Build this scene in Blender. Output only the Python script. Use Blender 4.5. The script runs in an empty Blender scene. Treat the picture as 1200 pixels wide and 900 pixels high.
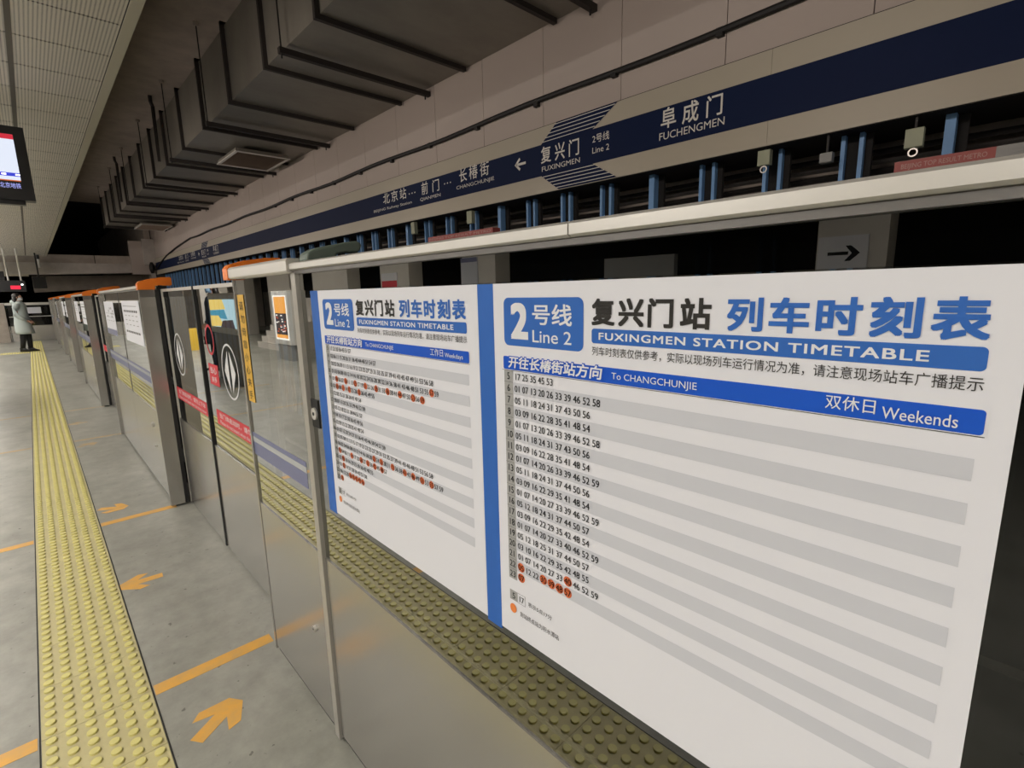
import bpy, math, random
from mathutils import Vector, Matrix
random.seed(7)
S = bpy.context.scene
COL = S.collection
H = 1.42                       # camera height above the platform floor

# ---------------------------------------------------------------- camera
cam_d = bpy.data.cameras.new('camera')
cam = bpy.data.objects.new('camera', cam_d)
COL.objects.link(cam)
F_PX = 588.62
cam_d.sensor_fit = 'HORIZONTAL'
cam_d.sensor_width = 36.0
cam_d.lens = F_PX * 36.0 / 1200.0
cam_d.clip_start = 0.02
cam_d.clip_end = 200
R = Matrix(((0.72506953, 0.14014579, -0.67426503),
            (-0.68834776, 0.11727177, -0.71583846),
            (-0.02124949, 0.98316148, 0.18149922)))
cam.matrix_world = Matrix.Translation((0, 0, H)) @ R.to_4x4()
S.camera = cam

# ---------------------------------------------------------------- world, exposure
W = bpy.data.worlds.new('world')
S.world = W
W.use_nodes = True
W.node_tree.nodes['Background'].inputs[0].default_value = (0.9, 0.85, 0.8, 1)
W.node_tree.nodes['Background'].inputs[1].default_value = 0.01
S.view_settings.view_transform = 'Standard'
S.view_settings.look = 'None'
S.view_settings.exposure = 0.0
S.view_settings.gamma = 1.0
S.view_settings.use_curve_mapping = False
S.cycles.use_denoising = True
S.cycles.max_bounces = 8
S.cycles.diffuse_bounces = 4
S.cycles.glossy_bounces = 4
S.cycles.transparent_max_bounces = 24
S.cycles.sample_clamp_indirect = 4.0
S.cycles.caustics_reflective = False
S.cycles.caustics_refractive = False
PLATFORM_LAMP_W = 44.0         # one tube pair over the platform
ADDED_TRACK_LAMP_W = 22.0             # one unseen lamp added above the ceiling edge
UPLIGHT_W = 42.0  # upward light added to each tube lamp to brighten the ceiling
LAMP_COLOR = (1.0, 0.965, 0.92)
ADDED_TRACK_COLOR = (1.0, 0.86, 0.78)

# ---------------------------------------------------------------- materials
def mat(name, color, rough=0.5, metal=0.0, emit=None, estr=1.0, noise=None, bump=None, spec=0.5):
    m = bpy.data.materials.new(name)
    m.use_nodes = True
    nt = m.node_tree
    b = nt.nodes['Principled BSDF']
    b.inputs['Base Color'].default_value = (*color, 1)
    b.inputs['Roughness'].default_value = rough
    b.inputs['Metallic'].default_value = metal
    b.inputs['Specular IOR Level'].default_value = spec
    if emit:
        b.inputs['Emission Color'].default_value = (*emit, 1)
        b.inputs['Emission Strength'].default_value = estr
    tc = None
    if noise or bump:
        tc = nt.nodes.new('ShaderNodeTexCoord')
    if noise:                       # (scale vector, amount, second colour)
        sc, amt, c2 = noise
        mp = nt.nodes.new('ShaderNodeMapping')
        mp.inputs['Scale'].default_value = sc
        nt.links.new(tc.outputs['Object'], mp.inputs[0])
        n = nt.nodes.new('ShaderNodeTexNoise')
        n.inputs['Scale'].default_value = 1.0
        n.inputs['Detail'].default_value = 6
        n.inputs['Roughness'].default_value = 0.65
        nt.links.new(mp.outputs[0], n.inputs['Vector'])
        r = nt.nodes.new('ShaderNodeMapRange')
        r.inputs['From Min'].default_value = 0.35
        r.inputs['From Max'].default_value = 0.7
        r.inputs['To Min'].default_value = 0.0
        r.inputs['To Max'].default_value = amt
        nt.links.new(n.outputs['Fac'], r.inputs['Value'])
        mx = nt.nodes.new('ShaderNodeMix')
        mx.data_type = 'RGBA'
        mx.inputs['A'].default_value = (*color, 1)
        mx.inputs['B'].default_value = (*c2, 1)
        nt.links.new(r.outputs[0], mx.inputs['Factor'])
        nt.links.new(mx.outputs['Result'], b.inputs['Base Color'])
    if bump:                        # (scale vector, strength)
        sc, st = bump
        mp = nt.nodes.new('ShaderNodeMapping')
        mp.inputs['Scale'].default_value = sc
        nt.links.new(tc.outputs['Object'], mp.inputs[0])
        n = nt.nodes.new('ShaderNodeTexNoise')
        n.inputs['Scale'].default_value = 1.0
        n.inputs['Detail'].default_value = 4
        nt.links.new(mp.outputs[0], n.inputs['Vector'])
        bp = nt.nodes.new('ShaderNodeBump')
        bp.inputs['Strength'].default_value = st
        bp.inputs['Distance'].default_value = 0.002
        nt.links.new(n.outputs['Fac'], bp.inputs['Height'])
        nt.links.new(bp.outputs[0], b.inputs['Normal'])
    return m

def glass_mat(name, base=0.10, power=2.4, tint=(0.80, 0.84, 0.82), rough=0.0):
    """coated sheet glass: reflects on the side that faces the viewer's room, more at grazing angles"""
    m = bpy.data.materials.new(name)
    m.use_nodes = True
    nt = m.node_tree
    nt.nodes.remove(nt.nodes['Principled BSDF'])
    out = nt.nodes['Material Output']
    geo = nt.nodes.new('ShaderNodeNewGeometry')
    lw = nt.nodes.new('ShaderNodeLayerWeight'); lw.inputs['Blend'].default_value = 0.5
    pw = nt.nodes.new('ShaderNodeMath'); pw.operation = 'POWER'; pw.inputs[1].default_value = power
    nt.links.new(lw.outputs['Facing'], pw.inputs[0])
    mr = nt.nodes.new('ShaderNodeMapRange')
    mr.inputs['To Min'].default_value = base
    mr.inputs['To Max'].default_value = 1.0
    nt.links.new(pw.outputs[0], mr.inputs['Value'])
    inv = nt.nodes.new('ShaderNodeMath'); inv.operation = 'SUBTRACT'; inv.inputs[0].default_value = 1.0
    nt.links.new(geo.outputs['Backfacing'], inv.inputs[1])
    mu = nt.nodes.new('ShaderNodeMath'); mu.operation = 'MULTIPLY'
    nt.links.new(mr.outputs[0], mu.inputs[0]); nt.links.new(inv.outputs[0], mu.inputs[1])
    tr = nt.nodes.new('ShaderNodeBsdfTransparent')
    tr.inputs[0].default_value = (*tint, 1)
    gl = nt.nodes.new('ShaderNodeBsdfGlossy')
    gl.inputs['Roughness'].default_value = rough
    gl.inputs['Color'].default_value = (0.95, 0.96, 0.95, 1)
    mx = nt.nodes.new('ShaderNodeMixShader')
    nt.links.new(mu.outputs[0], mx.inputs[0])
    nt.links.new(tr.outputs[0], mx.inputs[1])
    nt.links.new(gl.outputs[0], mx.inputs[2])
    nt.links.new(mx.outputs[0], out.inputs['Surface'])
    return m

def sheer_mat(name, color, alpha, rough=0.3):
    m = mat(name, color, rough)
    m.node_tree.nodes['Principled BSDF'].inputs['Alpha'].default_value = alpha
    return m

def perforated_mat():
    m = mat('perforated_ceiling_metal', (0.80, 0.75, 0.66), 0.45)
    nt = m.node_tree
    b = nt.nodes['Principled BSDF']
    tc = nt.nodes.new('ShaderNodeTexCoord')
    sp = nt.nodes.new('ShaderNodeSeparateXYZ')
    nt.links.new(tc.outputs['Object'], sp.inputs[0])
    def cell(sock, pitch):
        a = nt.nodes.new('ShaderNodeMath'); a.operation = 'DIVIDE'
        nt.links.new(sock, a.inputs[0]); a.inputs[1].default_value = pitch
        f = nt.nodes.new('ShaderNodeMath'); f.operation = 'FRACT'
        nt.links.new(a.outputs[0], f.inputs[0])
        s = nt.nodes.new('ShaderNodeMath'); s.operation = 'SUBTRACT'
        nt.links.new(f.outputs[0], s.inputs[0]); s.inputs[1].default_value = 0.5
        q = nt.nodes.new('ShaderNodeMath'); q.operation = 'POWER'
        nt.links.new(s.outputs[0], q.inputs[0]); q.inputs[1].default_value = 2.0
        return q.outputs[0]
    qx = cell(sp.outputs['X'], 0.0185)
    qy = cell(sp.outputs['Y'], 0.0125)
    ad = nt.nodes.new('ShaderNodeMath'); ad.operation = 'ADD'
    nt.links.new(qx, ad.inputs[0]); nt.links.new(qy, ad.inputs[1])
    lt = nt.nodes.new('ShaderNodeMath'); lt.operation = 'LESS_THAN'
    nt.links.new(ad.outputs[0], lt.inputs[0]); lt.inputs[1].default_value = 0.055
    mx = nt.nodes.new('ShaderNodeMix'); mx.data_type = 'RGBA'
    mx.inputs['A'].default_value = (0.80, 0.75, 0.66, 1)
    mx.inputs['B'].default_value = (0.10, 0.09, 0.08, 1)
    nt.links.new(lt.outputs[0], mx.inputs['Factor'])
    nt.links.new(mx.outputs['Result'], b.inputs['Base Color'])
    return m

def floor_mat():
    m = mat('platform_floor_stone', (0.275, 0.272, 0.235), 0.28,
            noise=((2.4, 1.1, 2.0), 0.9, (0.40, 0.395, 0.35)))
    nt = m.node_tree
    b = nt.nodes['Principled BSDF']
    tc = nt.nodes.new('ShaderNodeTexCoord')
    n = nt.nodes.new('ShaderNodeTexNoise'); n.inputs['Scale'].default_value = 34; n.inputs['Detail'].default_value = 3
    nt.links.new(tc.outputs['Object'], n.inputs['Vector'])
    r = nt.nodes.new('ShaderNodeMapRange')
    r.inputs['From Min'].default_value = 0.69; r.inputs['From Max'].default_value = 0.72
    r.inputs['To Max'].default_value = 0.75
    nt.links.new(n.outputs['Fac'], r.inputs['Value'])
    mx = nt.nodes.new('ShaderNodeMix'); mx.data_type = 'RGBA'
    src = b.inputs['Base Color'].links[0].from_socket
    nt.links.new(src, mx.inputs['A'])
    mx.inputs['B'].default_value = (0.09, 0.085, 0.07, 1)
    nt.links.new(r.outputs[0], mx.inputs['Factor'])
    nt.links.new(mx.outputs['Result'], b.inputs['Base Color'])
    n3 = nt.nodes.new('ShaderNodeTexNoise'); n3.inputs['Scale'].default_value = 7.0; n3.inputs['Detail'].default_value = 8; n3.inputs['Roughness'].default_value = 0.7
    nt.links.new(tc.outputs['Object'], n3.inputs['Vector'])
    r3 = nt.nodes.new('ShaderNodeMapRange')
    r3.inputs['From Min'].default_value = 0.3; r3.inputs['From Max'].default_value = 0.7
    r3.inputs['To Min'].default_value = 0.80; r3.inputs['To Max'].default_value = 1.15
    nt.links.new(n3.outputs['Fac'], r3.inputs['Value'])
    vm = nt.nodes.new('ShaderNodeVectorMath'); vm.operation = 'SCALE'
    nt.links.new(mx.outputs['Result'], vm.inputs[0]); nt.links.new(r3.outputs[0], vm.inputs['Scale'])
    nt.links.new(vm.outputs[0], b.inputs['Base Color'])
    n2 = nt.nodes.new('ShaderNodeTexNoise'); n2.inputs['Scale'].default_value = 1.6; n2.inputs['Detail'].default_value = 5
    nt.links.new(tc.outputs['Object'], n2.inputs['Vector'])
    r2 = nt.nodes.new('ShaderNodeMapRange')
    r2.inputs['To Min'].default_value = 0.22; r2.inputs['To Max'].default_value = 0.5
    nt.links.new(n2.outputs['Fac'], r2.inputs['Value'])
    nt.links.new(r2.outputs[0], b.inputs['Roughness'])
    return m

M = {}
M['floor'] = floor_mat()
M['tactile'] = mat('yellow_tactile_rubber', (0.56, 0.50, 0.25), 0.5, noise=((5, 5, 5), 0.7, (0.40, 0.35, 0.20)))
M['tactile_stud'] = mat('yellow_stud_rubber', (0.72, 0.66, 0.24), 0.4, noise=((7, 7, 7), 0.5, (0.56, 0.50, 0.21)))
M['gap'] = mat('dark_joint', (0.015, 0.014, 0.012), 0.8)
M['orange_paint'] = mat('orange_floor_paint', (0.78, 0.40, 0.06), 0.5, noise=((14, 14, 14), 0.7, (0.55, 0.36, 0.15)))
M['orange_faint'] = mat('worn_orange_floor_paint', (0.55, 0.38, 0.17), 0.5, noise=((9, 9, 9), 0.9, (0.33, 0.31, 0.26)))
M['steel'] = mat('brushed_stainless_steel', (0.48, 0.465, 0.44), 0.24, 0.80, noise=((3, 1.2, 120), 0.25, (0.42, 0.40, 0.36)), bump=((2, 2, 400), 0.05))
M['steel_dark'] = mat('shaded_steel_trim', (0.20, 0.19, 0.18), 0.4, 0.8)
M['rail'] = mat('satin_aluminium_rail', (0.74, 0.71, 0.66), 0.38, 0.55)
M['post_metal'] = mat('satin_post_metal', (0.50, 0.475, 0.43), 0.4, 0.45)
M['rubber'] = mat('black_rubber', (0.008, 0.008, 0.008), 0.6)
M['orange'] = mat('orange_plastic', (1.0, 0.24, 0.02), 0.35)
M['green_plastic'] = mat('grey_green_plastic', (0.115, 0.15, 0.125), 0.5)
M['glass'] = glass_mat('reflective_gate_glass', 0.05, 2.3, (0.5, 0.52, 0.5))
M['glass_door'] = glass_mat('reflective_door_glass', 0.10, 1.9, (0.6, 0.62, 0.6))
M['band'] = glass_mat('smoked_glass_band', 0.14, 1.9, (0.16, 0.16, 0.16))
M['paper'] = mat('white_poster_paper', (0.80, 0.80, 0.85), 0.6, spec=0.3)
M['stripe'] = mat('grey_print', (0.61, 0.62, 0.67), 0.6, spec=0.3)
M['hourgrey'] = mat('dark_grey_print', (0.36, 0.36, 0.355), 0.55)
M['blue'] = mat('blue_print', (0.030, 0.125, 0.45), 0.5, spec=0.25)
M['blue_hi'] = mat('bright_blue_print', (0.010, 0.085, 0.52), 0.45, spec=0.25)
M['ink'] = mat('black_print', (0.015, 0.015, 0.015), 0.5, spec=0.2)
M['ink_soft'] = mat('charcoal_print', (0.03, 0.028, 0.026), 0.5, spec=0.2)
M['white_ink'] = mat('white_print', (0.80, 0.80, 0.82), 0.5)
M['dot'] = mat('orange_red_print', (0.62, 0.13, 0.04), 0.5)
M['dot2'] = mat('orange_print', (0.78, 0.22, 0.05), 0.5)
M['red'] = mat('red_vinyl', (0.65, 0.03, 0.05), 0.5)
M['red_dull'] = mat('dull_red_panel', (0.33, 0.07, 0.06), 0.5)
M['yellow_vinyl'] = mat('yellow_vinyl', (0.72, 0.42, 0.05), 0.5)
M['cream'] = mat('cream_enamel', (0.50, 0.46, 0.36), 0.45, noise=((0.6, 0.6, 3), 0.3, (0.42, 0.39, 0.31)))
M['navy'] = mat('navy_enamel', (0.004, 0.013, 0.055), 0.6, spec=0.15)
M['sign_white'] = mat('sign_lettering_white', (0.80, 0.79, 0.72), 0.5)
M['wall'] = mat('painted_wall_panel', (0.52, 0.45, 0.40), 0.7, noise=((0.5, 0.5, 0.9), 0.35, (0.44, 0.38, 0.34)))
M['concrete'] = mat('rough_concrete', (0.46, 0.40, 0.34), 0.9, noise=((3, 3, 3), 0.7, (0.30, 0.26, 0.22)), bump=((20, 20, 20), 0.5))
M['concrete_light'] = mat('pale_concrete', (0.58, 0.54, 0.49), 0.85, noise=((2, 2, 2), 0.5, (0.28, 0.25, 0.23)))
M['void'] = mat('unlit_near_black', (0.016, 0.015, 0.014), 0.9)  # near black, with the darkness of unlit spaces put into the colour
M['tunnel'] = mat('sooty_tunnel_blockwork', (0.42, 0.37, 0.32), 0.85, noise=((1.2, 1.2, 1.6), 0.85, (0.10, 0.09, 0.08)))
M['duct'] = mat('galvanised_duct_sheet', (0.31, 0.295, 0.25), 0.40, 0.4, noise=((1.5, 2.5, 1.5), 0.6, (0.20, 0.185, 0.16)))
M['flange'] = mat('dark_duct_flange', (0.035, 0.03, 0.027), 0.6, 0.2)
M['grille'] = mat('bronze_grille_slat', (0.42, 0.33, 0.26), 0.5)
M['grille_frame'] = mat('pale_grille_frame', (0.75, 0.73, 0.68), 0.5)
M['post_blue'] = mat('blue_painted_post', (0.17, 0.36, 0.66), 0.5)
M['cable'] = mat('black_cable', (0.012, 0.011, 0.01), 0.6)
M['box_green'] = mat('pale_green_junction_box', (0.36, 0.39, 0.27), 0.5)
M['box_grey'] = mat('grey_junction_box', (0.25, 0.26, 0.25), 0.5)
M['ceil'] = perforated_mat()
M['ceil_trim'] = mat('cream_ceiling_trim', (0.62, 0.58, 0.47), 0.45)
M['ceil_back'] = mat('dark_ceiling_void', (0.16, 0.145, 0.12), 0.9)
M['lamp_body'] = mat('white_lamp_body', (0.8, 0.8, 0.78), 0.4)
M['lamp_glow'] = mat('lit_lamp_diffuser', (0.9, 0.9, 0.88), 0.4, emit=(1, 0.96, 0.9), estr=5.0)
M['black_plastic'] = mat('black_plastic', (0.012, 0.012, 0.014), 0.35)
M['screen'] = mat('lit_screen', (0.1, 0.1, 0.1), 0.3, emit=(0.80, 0.86, 1.0), estr=0.95)
M['screen_red'] = mat('lit_screen_red', (0.1, 0.02, 0.02), 0.3, emit=(0.75, 0.03, 0.06), estr=0.8)
M['screen_blue'] = mat('lit_screen_blue', (0.02, 0.02, 0.1), 0.3, emit=(0.04, 0.06, 0.70), estr=0.9)
M['screen_orange'] = mat('lit_screen_orange', (0.1, 0.04, 0.02), 0.3, emit=(0.75, 0.16, 0.04), estr=0.8)
M['screen_text'] = mat('lit_screen_lettering', (0.1, 0.1, 0.2), 0.3, emit=(0.35, 0.38, 0.85), estr=1.0)
M['led_red'] = mat('red_led', (0.1, 0.0, 0.0), 0.3, emit=(1.0, 0.02, 0.06), estr=1.2)
M['led_white'] = mat('white_lit_spot', (0.3, 0.3, 0.3), 0.3, emit=(1.0, 0.95, 1.0), estr=2.5)
M['marble'] = mat('pale_wall_marble', (0.72, 0.67, 0.61), 0.35, noise=((2, 2, 2), 0.5, (0.60, 0.56, 0.51)))
M['coat'] = mat('pale_mint_coat', (0.52, 0.58, 0.56), 0.75)
M['black_cloth'] = mat('black_cloth', (0.012, 0.012, 0.014), 0.8)
M['skin'] = mat('skin', (0.48, 0.27, 0.19), 0.5)
M['hair'] = mat('black_hair', (0.012, 0.009, 0.008), 0.45)
M['mask'] = mat('white_mask', (0.62, 0.64, 0.66), 0.7)
M['mask_blue'] = mat('pale_blue_mask', (0.26, 0.42, 0.62), 0.7)
M['light_ad_yellow'] = mat('lit_yellow_picture', (0.1, 0.08, 0.02), 0.4, emit=(0.85, 0.62, 0.16), estr=1.3)
M['light_ad_teal'] = mat('lit_teal_picture', (0.02, 0.06, 0.08), 0.4, emit=(0.07, 0.30, 0.42), estr=1.3)
M['light_ad_pale'] = mat('lit_pale_picture', (0.1, 0.1, 0.1), 0.4, emit=(0.50, 0.72, 0.78), estr=1.2)
M['light_ad_dark'] = mat('lit_dark_picture', (0.02, 0.02, 0.02), 0.4, emit=(0.07, 0.05, 0.05), estr=1.0)
M['light_ad_white'] = mat('lit_white_margin', (0.2, 0.2, 0.2), 0.4, emit=(0.95, 0.9, 0.82), estr=1.8)
M['light_ad_orange'] = mat('lit_orange_picture', (0.1, 0.04, 0.01), 0.4, emit=(0.95, 0.42, 0.08), estr=1.6)
M['light_ad_red'] = mat('lit_red_picture', (0.1, 0.02, 0.01), 0.4, emit=(0.85, 0.14, 0.06), estr=1.3)
M['cone_yellow'] = mat('yellow_sign_plastic', (0.85, 0.55, 0.04), 0.4)
M['sheer_blue'] = sheer_mat('translucent_blue', (0.22, 0.24, 0.42), 0.7)
M['sheer_white'] = sheer_mat('translucent_white', (0.70, 0.72, 0.74), 0.55)
M['scratch'] = mat('grey_panel', (0.3, 0.3, 0.29), 0.5)

# ---------------------------------------------------------------- mesh helpers
class MB:
    def __init__(s):
        s.v = []; s.f = []
    def box(s, x0, x1, y0, y1, z0, z1):
        if x0 > x1: x0, x1 = x1, x0
        if y0 > y1: y0, y1 = y1, y0
        if z0 > z1: z0, z1 = z1, z0
        n = len(s.v)
        s.v += [(x0, y0, z0), (x1, y0, z0), (x1, y1, z0), (x0, y1, z0), (x0, y0, z1), (x1, y0, z1), (x1, y1, z1), (x0, y1, z1)]
        s.f += [tuple(n + i for i in q) for q in ((3, 2, 1, 0), (4, 5, 6, 7), (0, 1, 5, 4), (1, 2, 6, 5), (2, 3, 7, 6), (3, 0, 4, 7))]
        return s
    def bevel_box(s, x0, x1, y0, y1, z0, z1, b):
        """box with its four edges along Y chamfered"""
        pts = [(x0 + b, z0), (x1 - b, z0), (x1, z0 + b), (x1, z1 - b), (x1 - b, z1), (x0 + b, z1), (x0, z1 - b), (x0, z0 + b)]
        return s.prism([(p[0], p[1]) for p in pts], 'y', y0, y1)
    def prism(s, pts, axis, a, b):
        n = len(s.v); k = len(pts)
        for t in (a, b):
            for p, q in pts:
                s.v.append({'y': (p, t, q), 'x': (t, p, q), 'z': (p, q, t)}[axis])
        s.f.append(tuple(n + i for i in range(k)))
        s.f.append(tuple(n + k + i for i in reversed(range(k))))
        for i in range(k):
            j = (i + 1) % k
            s.f.append((n + j, n + i, n + k + i, n + k + j))
        return s
    def cyl(s, p, q, r, seg=8, r2=None):
        p = Vector(p); q = Vector(q); d = (q - p).normalized()
        a = d.cross(Vector((0, 0, 1)))
        if a.length < 1e-3: a = Vector((1, 0, 0))
        a.normalize(); b = d.cross(a)
        n = len(s.v); r2 = r if r2 is None else r2
        for c, rr in ((p, r), (q, r2)):
            for i in range(seg):
                t = 2 * math.pi * i / seg
                s.v.append(tuple(c + a * (rr * math.cos(t)) + b * (rr * math.sin(t))))
        s.f.append(tuple(n + i for i in range(seg)))
        s.f.append(tuple(n + seg + i for i in reversed(range(seg))))
        for i in range(seg):
            j = (i + 1) % seg
            s.f.append((n + j, n + i, n + seg + i, n + seg + j))
        return s
    def tube(s, pts, r, seg=8):
        """one continuous swept tube"""
        pts = [Vector(p) for p in pts]
        n0 = len(s.v)
        for i, p in enumerate(pts):
            d = (pts[min(i + 1, len(pts) - 1)] - pts[max(i - 1, 0)]).normalized()
            a = d.cross(Vector((0, 0, 1)))
            if a.length < 1e-3: a = Vector((1, 0, 0))
            a.normalize(); b = d.cross(a)
            for k in range(seg):
                t = 2 * math.pi * k / seg
                s.v.append(tuple(p + a * (r * math.cos(t)) + b * (r * math.sin(t))))
        for i in range(len(pts) - 1):
            for k in range(seg):
                l = (k + 1) % seg
                A = n0 + i * seg; B = A + seg
                s.f.append((A + k, A + l, B + l, B + k))
        s.f.append(tuple(n0 + k for k in reversed(range(seg))))
        e = n0 + (len(pts) - 1) * seg
        s.f.append(tuple(e + k for k in range(seg)))
        return s
    def loft(s, rings, caps=True):
        n0 = len(s.v); seg = len(rings[0])
        for r in rings: s.v += [tuple(p) for p in r]
        for i in range(len(rings) - 1):
            for k in range(seg):
                l = (k + 1) % seg
                A = n0 + i * seg; B = A + seg
                s.f.append((A + k, A + l, B + l, B + k))
        if caps:
            s.f.append(tuple(n0 + k for k in reversed(range(seg))))
            e = n0 + (len(rings) - 1) * seg
            s.f.append(tuple(e + k for k in range(seg)))
        return s
    def ball(s, c, rx, ry, rz, seg=14, rings=9):
        rr = []
        for i in range(1, rings):
            t = math.pi * i / rings
            rr.append([(c[0] + rx * math.sin(t) * math.cos(2 * math.pi * k / seg), c[1] + ry * math.sin(t) * math.sin(2 * math.pi * k / seg), c[2] - rz * math.cos(t)) for k in range(seg)])
        return s.loft(rr)
    def mesh(s, name, org=(0, 0, 0), m=None, smooth=False):
        me = bpy.data.meshes.new(name)
        o = Vector(org)
        me.from_pydata([tuple(Vector(p) - o) for p in s.v], [], s.f)
        if smooth:
            for p in me.polygons: p.use_smooth = True
        if m: me.materials.append(m)
        me.update()
        return me
    def build(s, name, m, parent=None, smooth=False, label=None):
        org = Vector(parent.get('_o', (0, 0, 0))) if parent else Vector((0, 0, 0))
        me = s.mesh(name, org, m, smooth)
        o = bpy.data.objects.new(name, me)
        COL.objects.link(o)
        if parent:
            o.parent = parent
            o['_o'] = tuple(org)
        if label: o['label'] = label
        return o

def thing(name, label, cat, loc=(0, 0, 0), group=None):
    o = bpy.data.objects.new(name, None)
    COL.objects.link(o)
    o.empty_display_size = 0.1
    o.location = loc
    o['_o'] = tuple(loc)
    o['label'] = label; o['category'] = cat
    if group: o['group'] = group
    return o

def structure(o, label=None):
    o['kind'] = 'structure'
    if label: o['label'] = label
    return o

def struct_root(name, loc=(0, 0, 0)):
    o = bpy.data.objects.new(name, None)
    COL.objects.link(o)
    o.location = loc; o['_o'] = tuple(loc); o['kind'] = 'structure'
    return o

def box(name, m, parent, *b, label=None):
    return MB().box(*b).build(name, m, parent, label=label)

def instance(src, name, parent, offset):
    o = src.copy(); COL.objects.link(o); o.name = name
    o.parent = parent
    o.location = Vector(src.location) + Vector(offset)
    return o

def copy_tree(o, parent=None):
    c = o.copy(); COL.objects.link(c)
    if parent is not None: c.parent = parent
    for ch in list(o.children): copy_tree(ch, c)
    return c

# flat lettering ------------------------------------------------------------
_glyph = {}
def text_geo(body, bold=0.0, shear=0.0, res=3, space=1.0):
    key = (body, bold, shear, res, space)
    if key in _glyph: return _glyph[key]
    cu = bpy.data.curves.new('lettering_source', 'FONT')
    cu.body = body; cu.size = 1.0; cu.offset = bold; cu.shear = shear
    cu.resolution_u = res; cu.fill_mode = 'FRONT'; cu.space_character = space
    ob = bpy.data.objects.new('lettering_source', cu)
    COL.objects.link(ob)
    bpy.context.view_layer.update()
    me = bpy.data.meshes.new_from_object(ob.evaluated_get(bpy.context.evaluated_depsgraph_get()))
    v = [(a.co.x, a.co.y) for a in me.vertices]
    f = [tuple(p.vertices) for p in me.polygons]
    bpy.data.objects.remove(ob); bpy.data.curves.remove(cu); bpy.data.meshes.remove(me)
    if not v: v = [(0, 0), (1, 0), (0, 1)]
    x0 = min(a[0] for a in v); x1 = max(a[0] for a in v); y0 = min(a[1] for a in v); y1 = max(a[1] for a in v)
    _glyph[key] = (v, f, x0, x1, y0, y1)
    return _glyph[key]

def put_text(mb, plane, body, u0, u1, v0, v1, d, bold=0.0, shear=0.0, res=3, space=1.0):
    """fit the text into the box u0..u1 (reading direction), v0..v1 (up) of a plane"""
    v, f, a, b, c, e = text_geo(body, 0.0, shear, res, space)
    k = bold
    sx = (u1 - u0) / max(b - a + 2 * k, 1e-6); sy = (v1 - v0) / max(e - c + 2 * k, 1e-6)
    if k == 0: offs = [(0, 0)]
    elif k < 0.012: offs = [(-k, -k), (k, k)]
    else: offs = [(-k, -k), (k, k), (-k, k), (k, -k), (0, k), (0, -k), (k, 0), (-k, 0)]
    for q_, (ox, oy) in enumerate(offs):
        n = len(mb.v)
        mb.v += [plane(u0 + (p[0] - a + k + ox) * sx, v0 + (p[1] - c + k + oy) * sy, d + 0.000004 * q_) for p in v]
        mb.f += [tuple(n + i for i in q) for q in f]
    return mb

def put_digits(mb, plane, s, u0, cell, v0, v1, d, bold=0.0):
    """digits on a fixed pitch, every digit at the same scale"""
    ref = text_geo('0', 0.0, 0.0, 3, 1.0)
    sy = (v1 - v0) / (ref[5] - ref[4]); sx = cell * 0.86 / (ref[3] - ref[2])
    for i, ch in enumerate(s):
        v, f, a, b, c, e = text_geo(ch, 0.0, 0.0, 3, 1.0)
        cx = u0 + cell * (i + 0.5)
        for ox in ((-bold, bold) if bold else (0,)):
            n = len(mb.v)
            mb.v += [plane(cx + (p[0] - (a + b) / 2 + ox) * sx, v0 + (p[1] - ref[4]) * sy, d) for p in v]
            mb.f += [tuple(n + k for k in q) for q in f]
    return mb

def rect(mb, plane, u0, u1, v0, v1, d):
    n = len(mb.v)
    mb.v += [plane(u0, v0, d), plane(u1, v0, d), plane(u1, v1, d), plane(u0, v1, d)]
    mb.f.append((n, n + 1, n + 2, n + 3)); return mb

def rrect(mb, plane, u0, u1, v0, v1, d, r, k=5):
    n = len(mb.v); pts = []
    for cx, cy, a0 in ((u1 - r, v1 - r, 0), (u0 + r, v1 - r, 90), (u0 + r, v0 + r, 180), (u1 - r, v0 + r, 270)):
        for i in range(k + 1):
            t = math.radians(a0 + 90 * i / k)
            pts.append((cx + r * math.cos(t), cy + r * math.sin(t)))
    mb.v += [plane(p, q, d) for p, q in pts]
    mb.f.append(tuple(range(n, n + len(pts)))); return mb

def disc(mb, plane, u, v, ru, rv, d, seg=16):
    n = len(mb.v)
    mb.v += [plane(u + ru * math.cos(2 * math.pi * i / seg), v + rv * math.sin(2 * math.pi * i / seg), d) for i in range(seg)]
    mb.f.append(tuple(range(n, n + seg))); return mb

def ring(mb, plane, u, v, r0, r1, d, seg=28):
    n = len(mb.v)
    for r in (r0, r1):
        mb.v += [plane(u + r * math.cos(2 * math.pi * i / seg), v + r * math.sin(2 * math.pi * i / seg), d) for i in range(seg)]
    for i in range(seg):
        j = (i + 1) % seg
        mb.f.append((n + i, n + j, n + seg + j, n + seg + i))
    return mb

def poly(mb, plane, pts, d):
    n = len(mb.v); mb.v += [plane(p, q, d) for p, q in pts]; mb.f.append(tuple(range(n, n + len(pts)))); return mb

def z(r): return r + H          # height given relative to the eye

# ================================================================= STRUCTURE
Y_BACK, Y_END = -6.0, 25.4
# platform floor: slab to the platform edge
fl = structure(MB().box(-7.2, 0.70, Y_BACK, Y_END + 8, -0.30, 0.0).build('floor', M['floor']))
structure(MB().box(0.70, 0.80, Y_BACK, Y_END + 8, -0.30, -0.002).build('trim_6', M['void']))  # platform edge past the gates, its shade put in as black
structure(MB().box(0.80, 5.2, Y_BACK, 42, -1.35, -1.15).build('trim_1', M['void'])).name = 'trim_1'
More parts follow.
